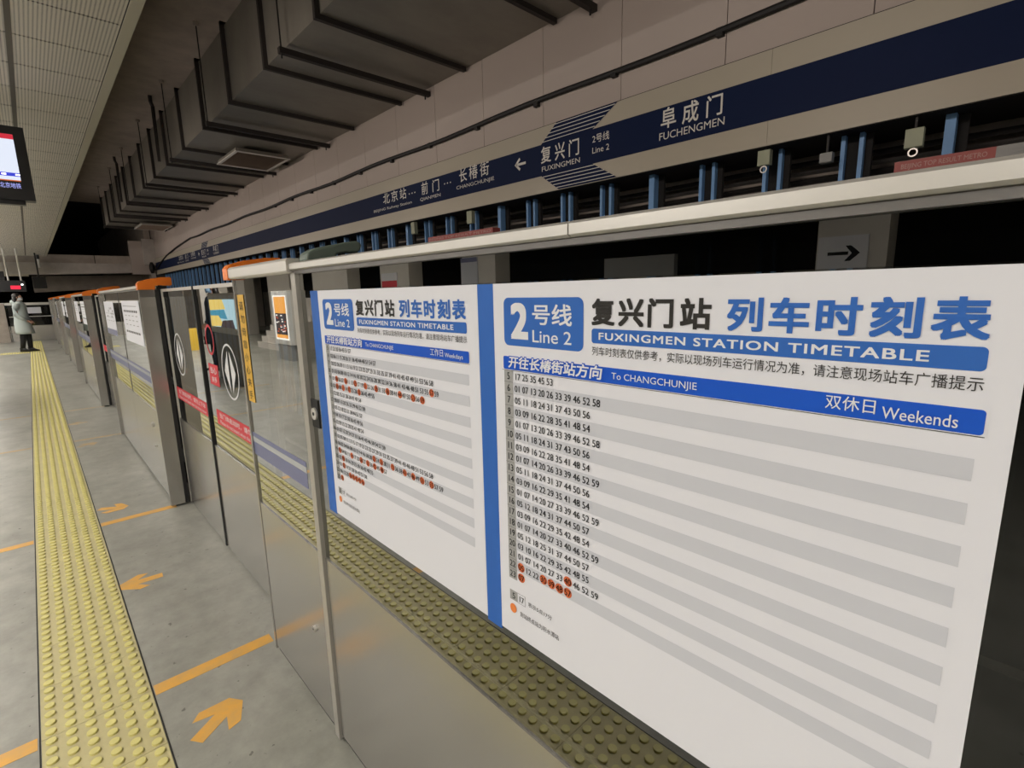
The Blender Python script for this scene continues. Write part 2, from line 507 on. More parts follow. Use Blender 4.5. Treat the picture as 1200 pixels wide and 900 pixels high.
# ceiling: backing slab, perforated panels, edge trim
ceil = struct_root('ceiling', (0, 0, 2.96))
box('ceiling_backing', M['ceil_back'], ceil, -7.2, 0.655, Y_BACK, 24.0, 2.985, 3.05)
CX = [0.605 - 0.472 * k for k in range(17)]
cy0 = 3.83 - 0.5125 * 19
proto = None
far_mb = MB()
for c in range(16):
    for r in range(59):
        ya = cy0 + 0.5125 * r
        if ya + 0.5 > 24.02: continue
        if c < 3 and ya > 0.6:
            if proto is None:
                proto = MB().box(0.004, 0.468, 0.006, 0.5065, -0.0, 0.022)
                pm = proto.mesh('ceiling_panel', (0, 0, 0), M['ceil'])
            o = bpy.data.objects.new('ceiling_panel', pm); COL.objects.link(o); o.parent = ceil
            o.location = (CX[c] - 0.472, ya, 0.0)
        else:
            far_mb.box(CX[c] - 0.468, CX[c] - 0.004, ya + 0.004, ya + 0.5085, 2.96, 2.982)
o = far_mb.build('ceiling_panel_field', M['ceil'], ceil); o['kind'] = 'stuff'
MB().prism([(0.605, 2.952), (0.662, 2.952), (0.664, 2.958), (0.664, 3.05), (0.655, 3.05), (0.655, 2.966), (0.605, 2.966)], 'y', Y_BACK, 24.0).build('ceiling_edge_trim', M['ceil_trim'], ceil)
box('ceiling_end_trim', M['ceil_trim'], ceil, -7.2, 0.664, 24.0, 24.03, 2.95, 3.05)
box('joint_strip', M['ceil_back'], ceil, 0.118, 0.146, Y_BACK, 24.0, 2.9585, 2.962)
box('edge_joint', M['gap'], ceil, 0.600, 0.604, Y_BACK, 24.0, 2.957, 2.962)
# concrete slab high above, stepping up into a dark void at the far end
structure(MB().box(-7.2, 5.4, Y_BACK, 25.2, 5.02, 5.2).build('trim_2', M['concrete']))
structure(MB().box(-7.2, 5.4, 25.2, 42, 5.5, 5.6).build('trim_3', M['void']))
# trackside wall: upper panels on a backing, recess below
wr = struct_root('wall_right', (3.86, 0, z(1.54)))
box('wall_backing', M['gap'], wr, 3.875, 3.95, Y_BACK, 24.6, z(1.50), 5.02)
jy = [1.79 + 0.8835 * k for k in range(-9, 26)]
wp = MB().box(3.845, 3.875, 0.003, 0.8805, z(1.535), 5.02).mesh('wall_panel', (0, 0, z(1.54)), M['wall'])
for y in jy:
    if y + .88 > 24.9: continue
    o = bpy.data.objects.new('wall_panel', wp); COL.objects.link(o); o.parent = wr
    o.location = (-3.86, y, 0)
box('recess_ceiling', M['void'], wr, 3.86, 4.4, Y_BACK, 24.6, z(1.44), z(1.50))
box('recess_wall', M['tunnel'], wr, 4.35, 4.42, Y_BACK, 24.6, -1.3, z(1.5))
# tunnel beyond the station
tb = struct_root('trim_4', (0, 24.6, 0))
box('far_side_wall', M['concrete'], tb, 3.6, 3.8, 24.61, 41, -1.3, 5.0)
box('far_wall', M['void'], tb, -7.2, 5.4, 41, 41.2, -1.3, 5.6)
box('far_left_wall', M['void'], tb, 0.60, 0.75, 26.6, 41, -1.3, z(-0.2))
# wall pier steps beside the fascia end
box('wall_pier', M['wall'], tb, 3.05, 3.84, 24.35, 24.60, z(0.95), z(2.2))
box('wall_pier_cap', M['concrete_light'], tb, 3.45, 3.84, 24.2, 24.35, z(1.3), z(2.28))
# cross beams
cb = struct_root('trim_5', (0, 24.6, 0))
box('upper_cross_beam', M['concrete'], cb, -3.5, 3.05, 24.6, 25.2, z(1.34), z(1.64))
MB().prism([(-3.5, z(1.34)), (3.06, z(1.34)), (3.06, z(1.02)), (2.6, z(0.99)), (0.6, z(0.94)), (-3.5, z(0.92))], 'y', 24.45, 25.1).build('lower_cross_beam', M['concrete_light'], cb)
MB().prism([(0.2, z(0.93)), (3.8, z(1.0)), (3.8, z(0.55)), (2.2, z(0.45)), (0.2, z(0.33))], 'y', 26.2, 27.0).build('tunnel_portal', M['concrete'], cb)
box('beam_joint', M['gap'], cb, 1.98, 2.0, 24.590, 24.6, z(1.34), z(1.64))
# end wall behind the platform, wall behind the camera, left wall with openings
structure(MB().box(-7.2, -1.2, 26.4, 26.6, 0, 5.0).build('wall_end', M['concrete']))
structure(MB().box(-7.2, 5.4, Y_BACK - 0.2, Y_BACK, -1.3, 5.2).build('wall_back', M['marble']))
wl = struct_root('wall_left', (-5.0, 0, 0))
piers = [(-6.0, -3.6), (1.11, 1.71), (6.71, 7.64), (9.50, 10.71), (12.4, 14.6), (16.4, 18.4), (21.0, 23.0)]
for a, b in piers:
    box('wall_pier', M['marble'], wl, -5.25, -4.9, a, b, 0, z(0.80))
box('lintel', M['marble'], wl, -5.25, -4.9, Y_BACK, 26.4, z(0.80), 2.96)
structure(MB().box(-7.3, -7.2, Y_BACK, 27, 0, 5.2).build('wall_far_left', M['void']))

# ================================================================= FLOOR MARKS
tile_mb = MB().box(0.001, 0.299, 0.001, 0.299, 0.0, 0.003)
for i in range(6):
    for j in range(6):
        cx, cy = 0.025 + 0.05 * i, 0.025 + 0.05 * j
        n = len(tile_mb.v); seg = 12
        for r, h in ((0.0152, 0.003), (0.0148, 0.0085), (0.0134, 0.0098)):
            tile_mb.v += [(cx + r * math.cos(2 * math.pi * k / seg), cy + r * math.sin(2 * math.pi * k / seg), h) for k in range(seg)]
        for l in range(2):
            for k in range(seg):
                m_ = (k + 1) % seg
                tile_mb.f.append((n + l * seg + k, n + l * seg + m_, n + (l + 1) * seg + m_, n + (l + 1) * seg + k))
        tile_mb.f.append(tuple(n + 2 * seg + k for k in range(seg)))
tile_me = tile_mb.mesh('tactile_tile', (0, 0, 0), M['tactile'])
tile_me.materials.append(M['tactile_stud'])
for p in tile_me.polygons[6:]: p.material_index = 1
strip = thing('tactile_strip', 'long yellow tactile paving strip of raised round studs running along the platform', 'tactile paving', (-0.02, 0, 0))
SX = -0.173
def tactile(x, y, parent):
    o = bpy.data.objects.new('tactile_tile', tile_me); COL.objects.link(o); o.parent = parent
    o.location = (x - parent.location.x, y - parent.location.y, 0.0005)
k = 0
y = -1.5
while y < 25.0:
    tactile(SX, y, strip); y += 0.3
box('strip_joint', M['gap'], strip, SX - 0.005, SX - 0.001, -1.5, 25.2, 0.0, 0.0012)
box('strip_joint', M['gap'], strip, SX + 0.301, SX + 0.305, -1.5, 25.2, 0.0, 0.0012)
spur = thing('tactile_strip', 'short yellow tactile spur turning left at the feet of the person in the pale coat', 'tactile paving', (-0.6, 19.9, 0))
for k in range(2):
    for j in range(2):
        tactile(SX - 0.3 * (k + 1) - 0.01, 19.5 + 0.3 * j, spur)

PITCH = 4.63
FLOORP = lambda u, v, d: (u, v, d)
def floor_line(y, label, faint=False, w=0.062, gapx=True, grp=None):
    t = thing('floor_line', label, 'floor marking', (0.3, y, 0.0), grp)
    m = M['orange_faint'] if faint else M['orange_paint']
    MB().box(0.135, 0.545, y - w / 2, y + w / 2, 0.0, 0.0008).build('painted_line', m, t)
    MB().box(-1.6, SX - 0.009, y - w / 2, y + w / 2, 0.0, 0.0008).build('painted_line', m, t)
floor_line(2.10, 'orange painted queue line nearest the viewer, crossing under the tactile strip at the near gate end')
floor_line(4.02, 'orange painted queue line reaching the foot of the first far gate pillar')
floor_line(6.72, 'faint worn orange queue line beyond the first far gate pillar, first of the faint pair', True)
floor_line(8.68, 'faint worn orange queue line further off, at the foot of the second far gate pillar', True)
def floor_arrow(x, y, ang, label, faint=False, L=0.185):
    t = thing('floor_arrow', label, 'floor marking', (x, y, 0))
    c, s_ = math.cos(ang), math.sin(ang)
    w = 0.024; hw = 0.072; b = 0.095; th = 0.06
    pts = [(-L / 2, -w), (L / 2 - th, -w), (L / 2 - b - 0.012, -hw + 0.0), (L / 2 - b + 0.03, -hw - 0.012), (L / 2 + 0.012, -0.028), (L / 2 + 0.012, 0.028),
           (L / 2 - b + 0.03, hw + 0.012), (L / 2 - b - 0.012, hw), (L / 2 - th, w), (-L / 2, w)]
    q = [(x + p * c - r * s_, y + p * s_ + r * c) for p, r in pts]
    MB().prism(q, 'z', 0.0, 0.0008).build('painted_arrow', M['orange_faint'] if faint else M['orange_paint'], t)
floor_arrow(0.262, 1.788, math.radians(35), 'orange floor arrow nearest the viewer pointing diagonally at the glass doors', L=0.165)
floor_arrow(0.225, 3.03, math.radians(176), 'orange floor arrow pointing left away from the doors, between the two orange lines', L=0.165)
floor_arrow(0.215, 4.30, math.radians(-35), 'small orange floor arrow just past the second orange line', L=0.16)
floor_arrow(0.215, 6.45, math.radians(35), 'faint floor arrow just before the third orange line', True, L=0.16)
floor_arrow(0.225, 7.7, math.radians(176), 'faint floor arrow midway between the two worn orange lines', True, L=0.16)

# ================================================================= SCREEN GATES
XF = 0.540                       # front face of glass
def cap_profile(front=0.512, back=0.70):
    return [(front, z(0.060)), (front, z(0.098)), (front + 0.012, z(0.112)), (front + 0.06, z(0.127)), (front + 0.13, z(0.138)),
            (back - 0.008, z(0.140)), (back, z(0.132)), (back, z(0.092)), (back - 0.01, z(0.084)), (front + 0.12, z(0.088)), (front + 0.095, z(0.084)), (front + 0.09, z(0.060))]
def gate_segment(y0, y1, label, near=False):
    t = thing('screen_gate_panel', label, 'platform gate', (0.56, (y0 + y1) / 2, 0), 'fixed glass gate panels between the sliding doors')
    split = y1 - 0.59 if near else (y0 + y1) / 2
    zs = z(-0.775)
    # plinth and steel lower panels
    box('plinth', M['rubber'], t, 0.545, 0.60, y0 + 0.01, y1 - 0.01, 0.0, 0.035)
    for a, b in ((y0 + 0.035, split - 0.019), (split + 0.019, y1 - 0.015)) if near else ((y0 + 0.035, split - 0.003), (split + 0.003, y1 - 0.035)):
        MB().box(XF - 0.004, 0.60, a, b, 0.028, zs).build('steel_panel', M['steel'], t)
    # end posts
    for a in (y0, y1 - 0.034):
        if near and a != y0:
            MB().box(0.534, 0.600, a + 0.020, a + 0.034, 0.012, z(0.062)).build('end_post', M['steel'], t)
        else:
            MB().box(0.515, 0.600, a, a + 0.034, 0.012, z(0.062)).build('end_post', M['steel'], t)
    box('rubber_seal', M['rubber'], t, 0.600, 0.624, y0 + 0.004, y0 + 0.03, 0.012, z(0.062))
    box('rubber_seal', M['rubber'], t, 0.600, 0.624, y1 - 0.03, y1 - 0.004, 0.012, z(0.062))
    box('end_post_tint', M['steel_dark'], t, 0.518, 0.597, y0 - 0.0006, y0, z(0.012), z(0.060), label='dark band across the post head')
    # centre post
    if near:
        MB().box(0.528, 0.600, split - 0.0155, split + 0.0155, 0.012, z(0.062)).build('centre_post', M['post_metal'], t)
    else:
        MB().box(0.537, 0.560, split - 0.004, split + 0.004, zs, z(0.062)).build('centre_post', M['steel_dark'], t)
    # glass
    for a, b in ((y0 + 0.034, split - 0.017), (split + 0.017, y1 - 0.014)) if near else ((y0 + 0.034, split - 0.004), (split + 0.004, y1 - 0.034)):
        box('glass_pane', M['glass'] if near and a < split else M['glass_door'], t, XF, XF + 0.006, a, b, zs, z(0.066))
        box('smoked_band', M['band'], t, XF - 0.0012, XF - 0.0004, a, b, z(0.014), z(0.062), label='darker tinted strip along the top of the glass')
    box('back_stiffener', M['rail'], t, 0.5695, 0.577, y0 + 0.05, y1 - 0.05, zs, z(-0.766))
    box('panel_top_gasket', M['rubber'], t, XF + 0.007, 0.569, y0 + 0.05, y1 - 0.05, zs, z(-0.7725))
    box('panel_top_gasket', M['rubber'], t, 0.578, 0.60, y0 + 0.05, y1 - 0.05, zs, z(-0.7725))
    # translucent blue and white bands laid low on the panes beside the door openings
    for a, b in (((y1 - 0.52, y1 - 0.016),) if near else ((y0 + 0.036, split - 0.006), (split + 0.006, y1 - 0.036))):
        for za, zb_, mm in ((-0.512, -0.496, 'sheer_blue'), (-0.532, -0.513, 'sheer_white'), (-0.582, -0.533, 'sheer_blue')):
            box('sheer_band', M[mm], t, XF - 0.0008, XF - 0.0003, a, b, z(za), z(zb_))
    # top rail
    ym = [y0, y1] if not near else [y0, 0.44, split]
    for a, b in zip(ym[:-1], ym[1:]):
        MB().prism([(0.526, z(0.0680)), (0.520, z(0.0710)), (0.520, z(0.0845)), (0.527, z(0.0885)), (0.612, z(0.0885)), (0.612, z(0.0680))], 'y', a + 0.0012, b - 0.0012).build('top_rail', M['rail'], t)
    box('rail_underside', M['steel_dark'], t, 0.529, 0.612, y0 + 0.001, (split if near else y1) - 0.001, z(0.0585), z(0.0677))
    if near:
        MB().prism([(0.519, z(0.062)), (0.514, z(0.067)), (0.514, z(0.094)), (0.520, z(0.101)), (0.640, z(0.101)), (0.640, z(0.062))], 'y', split + 0.002, y1 - 0.036).build('top_rail', M['rail'], t, label='thicker rail over the narrow end panel')
    box('rail_shadow_gap', M['rubber'], t, 0.612, 0.640, y0 + .02, y1 - .02, z(0.058), z(0.082))
    # orange end caps
    for a in (y0 - 0.006, y1 - 0.036):
        MB().prism(cap_profile(), 'y', a, a + 0.055).build('end_cap', M['orange'], t, label='orange arched plastic cap')
    # locks
    def lock(y, zz, r=0.012):
        l = MB().cyl((XF - 0.012, y, zz), (XF, y, zz), r * 1.0, 18).build('lock', M['rail'], t, smooth=False, label='round chrome key lock')
        MB().cyl((XF - 0.0135, y, zz), (XF - 0.0118, y, zz), r * 0.35, 10).build('keyhole', M['rubber'], l)
    if near:
        box('lock_plate', M['rubber'], t, XF - 0.003, XF - 0.0002, split - 0.066, split - 0.020, z(-0.365), z(-0.285))
        MB().cyl((XF - 0.008, split - 0.044, z(-0.325)), (XF - 0.003, split - 0.044, z(-0.325)), 0.017, 20).build('lock', M['rail'], t, label='round chrome key lock')
        MB().cyl((XF - 0.0095, split - 0.044, z(-0.325)), (XF - 0.0079, split - 0.044, z(-0.325)), 0.005, 10).build('keyhole', M['rubber'], t)
        lock(y1 - 0.47, z(-1.08), 0.010)
    else:
        lock(y0 + 0.42, z(-0.905), 0.016)
        lock(y0 + 0.42, z(-1.07), 0.006)
    return t

SEG0 = (2.01 - 2.64, 2.01)
names = ['near fixed gate panel of glass and steel carrying the two big timetable posters',
         'second fixed gate panel of the row, with two white notices and an orange-capped pillar',
         'third fixed gate panel along the row, between the second and third far door openings',
         'fourth fixed gate panel along the row, with narrow white notices seen edge on',
         'fifth fixed gate panel along the row, far off beside the person in the pale coat',
         'last fixed gate panel at the far end of the platform']
segs = []
for k in range(5):
    a = SEG0[0] + PITCH * k; b = SEG0[1] + PITCH * k
    segs.append((a, b))
    gate_segment(a, b, names[k], near=(k == 0))
a = SEG0[0] + PITCH * 5
gate_segment(a, 24.9, names[5])

# grey green bumper cap over the split of the near panel
gt = thing('bumper_cap', 'dark green arched plastic cap on the top rail where the near panel is split', 'cap', (0.58, 1.40, z(0.096)))
pr = [(0.545, z(0.090)), (0.552, z(0.112)), (0.575, z(0.124)), (0.61, z(0.133)), (0.66, z(0.144)), (0.69, z(0.149)), (0.703, z(0.147)), (0.71, z(0.138)), (0.703, z(0.122)), (0.69, z(0.117)), (0.655, z(0.117)), (0.632, z(0.110)), (0.628, z(0.090))]
o = MB().prism(pr, 'y', 1.362, 1.418).build('cap_body', M['green_plastic'], gt)
bv = o.modifiers.new('bevel', 'BEVEL'); bv.width = 0.008; bv.segments = 2; bv.limit_method = 'ANGLE'

# sliding doors ----------------------------------------------------------------
DX = 0.638
GP = lambda X: (lambda u, v, d: (X - d, -u, v))      # plane facing the platform: u = -Y
def door_leaf(y0, y1, lead, label, grp, stickers, small=False):
    """lead: the edge that meets the other leaf"""
    t = thing('sliding_door', label, 'sliding door', (0.65, (y0 + y1) / 2, 0), grp)
    box('steel_panel', M['steel'], t, DX - 0.004, DX + 0.03, y0, y1, 0.014, z(-0.80))
    box('glass_pane', M['glass_door'], t, DX, DX + 0.006, y0, y1, z(-0.80), z(0.045))
    box('smoked_band', M['band'], t, DX - 0.0012, DX - 0.0004, y0, y1, z(0.010), z(0.045))
    box('top_rail', M['rail'], t, DX - 0.006, DX + 0.03, y0, y1, z(0.045), z(0.062))
    a = lead - 0.010 if lead == y1 else lead
    box('leading_edge', M['rubber'], t, DX - 0.010, DX + 0.03, a, a + 0.010, 0.014, z(0.062), label='black rubber meeting edge')
    a = y0 if lead == y1 else y1 - 0.012
    box('trailing_edge', M['rail'], t, DX - 0.006, DX + 0.02, a, a + 0.012, 0.014, z(0.062))
    P = GP(DX - 0.0006)
    c = (y0 + y1) / 2
    if stickers:
        cc = stickers
        ba = rect(MB(), P, -(c + 0.40), -(c - 0.40), z(-0.655), z(-0.575), 0.0004).build('banner_sticker', M['red'], t, label='red warning banner with white writing')
        tm = MB(); put_text(tm, P, '当门体启动时，请勿上下车', -(c + 0.34), -(c - 0.36), z(-0.615), z(-0.585), 0.0012, 0.01)
        put_text(tm, P, 'Please do not board when the doors move', -(c + 0.34), -(c - 0.36), z(-0.645), z(-0.625), 0.0012)
        tm.build('lettering', M['white_ink'], ba)
        rg = ring(MB(), P, -cc, z(-0.345), 0.124, 0.134, 0.0006).build('round_sticker', M['white_ink'], t, label='white ring with two arrow wedges')
        w = MB()
        poly(w, P, [(-cc - 0.016, z(-0.245)), (-cc - 0.016, z(-0.445)), (-cc - 0.088, z(-0.345))], 0.0008)
        poly(w, P, [(-cc + 0.016, z(-0.245)), (-cc + 0.016, z(-0.445)), (-cc + 0.088, z(-0.345))], 0.0008)
        w.build('arrow_wedges', M['white_ink'], rg)
        if lead == y1:
            sq = rect(MB(), P, -(y1 - 0.10), -(y1 - 0.27), z(-0.445), z(-0.325), 0.0004)
            sq = rect(MB(), P, -(y1 - 0.10), -(y1 - 0.28), z(-0.445), z(-0.335), 0.0004).build('square_sticker', M['red'], t, label='small red square sticker')
            tm = MB(); put_text(tm, P, '当心', -(y1 - 0.13), -(y1 - 0.25), z(-0.385), z(-0.35), 0.0012, 0.015)
            put_text(tm, P, '夹手', -(y1 - 0.14), -(y1 - 0.24), z(-0.43), z(-0.40), 0.0012, 0.015)
            tm.build('lettering', M['white_ink'], sq)
            ring(MB(), P, -(y1 - 0.19), z(-0.21), 0.066, 0.078, 0.0006).build('ring_sticker', M['red'], t, label='red ring sticker')
    if small:
        rect(MB(), P, -(c + 0.40), -(c - 0.40), z(-0.655), z(-0.575), 0.0004).build('banner_sticker', M['red'], t)
dl = [('near door leaf of the first opening, with a red square sticker',
       'far door leaf of the first opening, left of the black meeting edge'),
      ('near leaf of the second sliding door opening, past the second gate panel', 'far leaf of the second sliding door opening'),
      ('near leaf of the third sliding door opening', 'far leaf of the third sliding door opening'),
      ('near leaf of the fourth sliding door opening', 'far leaf of the fourth sliding door opening'),
      ('near leaf of the fifth sliding door opening, far end of the row', 'far leaf of the fifth sliding door opening, far end of the row')]
for k in range(5):
    a = 2.01 + PITCH * k + 0.002; b = 4.00 + PITCH * k - 0.002
    mid = 3.10 + PITCH * k
    door_leaf(a, mid - 0.001, mid - 0.001, dl[k][0], 'sliding door leaves', 2.60 if k == 0 else None, k > 0)
    door_leaf(mid + 0.001, b, mid + 0.001, dl[k][1], 'sliding door leaves', 3.70 if k == 0 else None, k > 0)

# yellow vertical label on the narrow pane
PG = GP(XF - 0.0016)
yl = thing('warning_label', 'vertical yellow warning label stuck on the narrow near glass pane', 'label', (XF, 1.93, z(-0.2)))
rect(MB(), PG, -1.985, -1.915, z(-0.375), z(0.008), 0.0002).build('label_sheet', M['yellow_vinyl'], yl)
tm = MB()
for i, ch in enumerate('请勿倚靠小心夹手'):
    put_text(tm, PG, ch, -1.972, -1.928, z(-0.045 - 0.0455 * i), z(-0.045 - 0.0455 * i + 0.03), 0.0012)
tm.build('lettering', M['ink'], yl)

# ================================================================= TIMETABLE POSTERS
def cvY(Y): return 0.99 * Y + 0.0055
def cvZ(v): return z(0.97 * v + 0.002)
ROW0, RP = -0.1285, 0.01975       # top of first row and pitch (poster units)
def poster(left):
    if left:
        mapY = lambda Y: cvY(0.660 + Y * 1.043)
        lab = 'weekday train timetable poster, left of the pair, densely printed with orange dots'
    else:
        mapY = cvY
        lab = 'weekend train timetable poster, the large right one of the pair with mostly empty rows'
    P = lambda u, v, d: (XF - 0.0016 - d, mapY(-u), cvZ(v))     # u = -Y (poster Y), v = height
    t = thing('timetable_poster', lab, 'poster', (XF, mapY(0.3), cvZ(-0.3)))
    org = Vector(t['_o'])
    def B(mb, name, m, parent=None, label=None):
        return mb.build(name, m, parent or t, label=label)
    yl_, yr_, zt, zb = 0.612, 0.0, 0.0105, -0.6145
    sheet = MB()
    X0 = XF - 0.0004
    sheet.box(X0 - 0.0010, X0, mapY(yr_) if not left else cvY(0.652), mapY(yl_), cvZ(zb), cvZ(zt))
    B(sheet, 'paper_sheet', M['paper'])
    if left:
        bar = MB().box(X0 - 0.0014, X0, mapY(yl_) , mapY(yl_) + 0.046, cvZ(zb - 0.004), cvZ(zt))
    else:
        bar = MB().box(X0 - 0.0014, X0, cvY(0.612), cvY(0.651), cvZ(zb - 0.006), cvZ(zt))
    B(bar, 'blue_border', M['blue'])
    D1, D2, D3, D4 = 0.0003, 0.0007, 0.0011, 0.0015
    # badge
    bd = B(rrect(MB(), P, -0.587, -0.427, -0.088, -0.012, D1, 0.010), 'line_badge', M['blue'])
    for body_, bx in (('2', (-0.571, -0.533, -0.077, -0.020, D2, 0.035)), ('号线', (-0.524, -0.447, -0.053, -0.022, D2, 0.014)), ('Line 2', (-0.524, -0.448, -0.080, -0.061, D2, 0.006))):
        B(put_text(MB(), P, body_, *bx, res=5), 'lettering', M['white_ink'], bd)
    # title
    tm = MB()
    for i, ch in enumerate('复兴门站'):
        put_text(tm, P, ch, -0.413 + 0.0425 * i, -0.413 + 0.0425 * i + (0.037 if ch != '门' else 0.034), -0.0500, -0.0140, D2, 0.030, res=4)
    B(tm, 'title_lettering', M['ink_soft'])
    tm = MB()
    for i, ch in enumerate('列车时刻表'):
        put_text(tm, P, ch, -0.231 + 0.0428 * i, -0.231 + 0.0428 * i + 0.037, -0.0500, -0.0140, D2, 0.030, res=4)
    B(tm, 'title_lettering', M['blue'], label='blue half of the title')
    # subtitle bar
    sb = B(rrect(MB(), P, -0.413, -0.022, -0.0745, -0.0545, D1, 0.004), 'subtitle_bar', M['blue'])
    tm = MB(); put_text(tm, P, 'FUXINGMEN STATION TIMETABLE', -0.401, -0.058, -0.0695, -0.0595, D2, 0.018, res=4, space=1.12)
    B(tm, 'lettering', M['white_ink'], sb)
    tm = MB(); put_text(tm, P, '列车时刻表仅供参考，实际以现场列车运行情况为准，请注意现场站车广播提示', -0.412, -0.022, -0.0915, -0.0790, D2, 0.0, res=3)
    B(tm, 'note_lettering', M['ink_soft'])
    # direction bar
    fr = B(rect(MB(), P, -0.593, -0.016, -0.1285, -0.0945, D1), 'direction_label', M['stripe'])
    fr.data.materials[0] = M['paper']
    db = B(rrect(MB(), P, -0.590, -0.018, -0.1275, -0.1060, D2, 0.003), 'direction_bar', M['blue_hi'])
    tm = MB(); put_text(tm, P, '开往长椿街站方向', -0.580, -0.392, -0.1260, -0.1035, D3, 0.07, 0.12, res=3)
    B(tm, 'lettering_outline', M['blue_hi'], db)
    tm = MB(); put_text(tm, P, '开往长椿街站方向', -0.578, -0.394, -0.1245, -0.1050, D4, 0.022, 0.12, res=3)
    B(tm, 'lettering', M['white_ink'], db); tm = MB()
    put_text(tm, P, 'To CHANGCHUNJIE', -0.379, -0.261, -0.1235, -0.1120, D4)
    B(tm, 'lettering', M['white_ink'], db); tm = MB()
    put_text(tm, P, '工作日' if left else '双休日', -0.131, -0.091, -0.1215, -0.1075, D4, 0.004)
    B(tm, 'lettering', M['white_ink'], db); tm = MB()
    put_text(tm, P, 'Weekdays' if left else 'Weekends', -0.086, -0.034, -0.1240, -0.1130, D4, 0.004)
    B(tm, 'lettering', M['white_ink'], db)
    B(rect(MB(), P, -0.593, -0.017, -0.1291, -0.1285, D2), 'rule_line', M['ink_soft'])
    # stripes and hours
    for r in range(1, 19, 2):
        a = ROW0 - RP * r
        B(rect(MB(), P, -0.568, -0.021, a - RP, a, D1), 'grey_stripe', M['stripe'])
    hc = B(rect(MB(), P, -0.589, -0.569, ROW0 - RP * 19, ROW0, D1), 'hour_column', M['hourgrey'])
    tm = MB(); ln = MB()
    for r in range(19):
        a = ROW0 - RP * r
        s = str(r + 5)
        put_digits(tm, P, s, -0.579 - 0.00365 * len(s), 0.0073, a - 0.0158, a - 0.0040, D2, 0.015)
        rect(ln, P, -0.589, -0.569, a - 0.0004, a, D2)
    B(tm, 'lettering', M['ink'], hc); B(ln, 'hour_rule', M['ink_soft'], hc)
    if not left:
        rows = ['17 25 35 45 53', '01 07 13 20 26 33 39 46 52 58', '05 11 18 24 31 37 43 50 56', '03 09 16 22 28 35 41 48 54',
                '01 07 13 20 26 33 39 46 52 58', '05 11 18 24 31 37 43 50 56', '03 09 16 22 28 35 41 48 54', '01 07 14 20 26 33 39 46 52 59',
                '05 11 18 24 31 37 44 50 56', '03 09 16 22 29 35 41 48 54', '01 07 14 20 27 33 39 46 52 59', '05 12 18 24 31 37 44 50 57',
                '03 09 16 22 29 35 42 48 54', '01 07 14 20 27 33 40 46 52 59', '05 12 18 25 31 37 44 50 57', '03 10 16 22 29 35 42 48 55',
                '01 07 14 20 27 33 40* 46 52 59', '05* 12 22 30* 39* 48* 57*', '07*']
    else:
        rows = ['17 23 30 36 45 51 57', '02 06 11 15 20 26 31 36 40 44 48 51 54 57', '00 02 06 09 11 13 16 19 21 23 25 27 29 31 33 35 37 39 41 43 45 47 49 51 53 56 58',
                '01 03 06 08 10 12 14 16 18 20 22 24 26 28 30 32 34 36 38 41 43 46 48 51 53 55 57* 59',
                '01 04* 06 07 10* 11 13 15* 17 19 21* 23 26 28* 31 33 36* 38 41 44* 47 50 53* 56 59*', '02 05* 08 11* 14 17* 23 28 32* 36 42 49 55',
                '02 08 15 21 28 34 41 47 54', '00 07 13 20 26 33 39 46 52 59', '05 12 18 25 31 38 44 51 57', '04 10 17 23 30 36 43 49 56',
                '02 09 15 22 28 35 41 48 54', '01 07 13 20 24 27 33 36 41 43 46 50 54 57 59', '02 05 08 11 13 15 17 19 21 23 25 27 29 31 33 35 37 39 41 43 46 48 51 53 56 58',
                '00 02 04 06 08 10 12 14 16 18 20 22* 24 26* 28 31 33* 36 38 41* 43 46* 49 51* 53 55* 57 59', '01* 04 06 11 14* 17 20 24* 27 31* 36 42* 45 48* 57',
                '02 05* 10 16 20 25 30 36 42 48 55', '01 07* 14 21 28 36 43 51 58', '06 12 20 28* 35* 42* 49* 56*', '05*']
    PU = 0.01715 if not left else 0.0163
    for r, s in enumerate(rows):
        a = ROW0 - RP * r
        tm = MB()
        for i, q in enumerate(s.split()):
            u = -0.565 + PU * i
            if q.endswith('*'):
                disc(MB(), P, u + 0.0068, a - 0.0098, 0.0082, 0.0084, D2).build('orange_dot', M['dot'] if r != 99 else M['dot2'], t)
            put_digits(tm, P, q.strip('*'), u, 0.0069, a - 0.0152, a - 0.0044, D3, 0.012)
        B(tm, 'minute_row', M['ink'])
    # legend
    lg = B(rect(MB(), P, -0.588, -0.569, -0.546, -0.527, D1), 'legend_hour_box', M['hourgrey'])
    tm = MB(); put_text(tm, P, '5', -0.5815, -0.5745, -0.5425, -0.5310, D2, 0.006); B(tm, 'lettering', M['ink'], lg)
    fr = MB()
    for a_, b_, c_, d_ in ((-0.569, -0.550, -0.5275, -0.527), (-0.569, -0.550, -0.546, -0.5455), (-0.5505, -0.550, -0.546, -0.527)):
        rect(fr, P, a_, b_, c_, d_, D1)
    B(fr, 'legend_frame', M['ink_soft'])
    tm = MB(); put_digits(tm, P, '17', -0.5665, 0.0068, -0.5425, -0.5310, D2, 0.012)
    B(tm, 'legend_minutes', M['ink']); tm = MB()
    put_text(tm, P, '表示5点17分', -0.543, -0.489, -0.541, -0.532, D2)
    B(tm, 'legend_lettering', M['ink_soft']); tm = MB()
    put_text(tm, P, '到站终点站为积水潭站', -0.563, -0.474, -0.570, -0.560, D2)
    B(tm, 'legend_lettering', M['ink_soft'])
    B(disc(MB(), P, -0.580, -0.562, 0.008, 0.009, D2), 'legend_dot', M['dot2'])
poster(False)
poster(True)

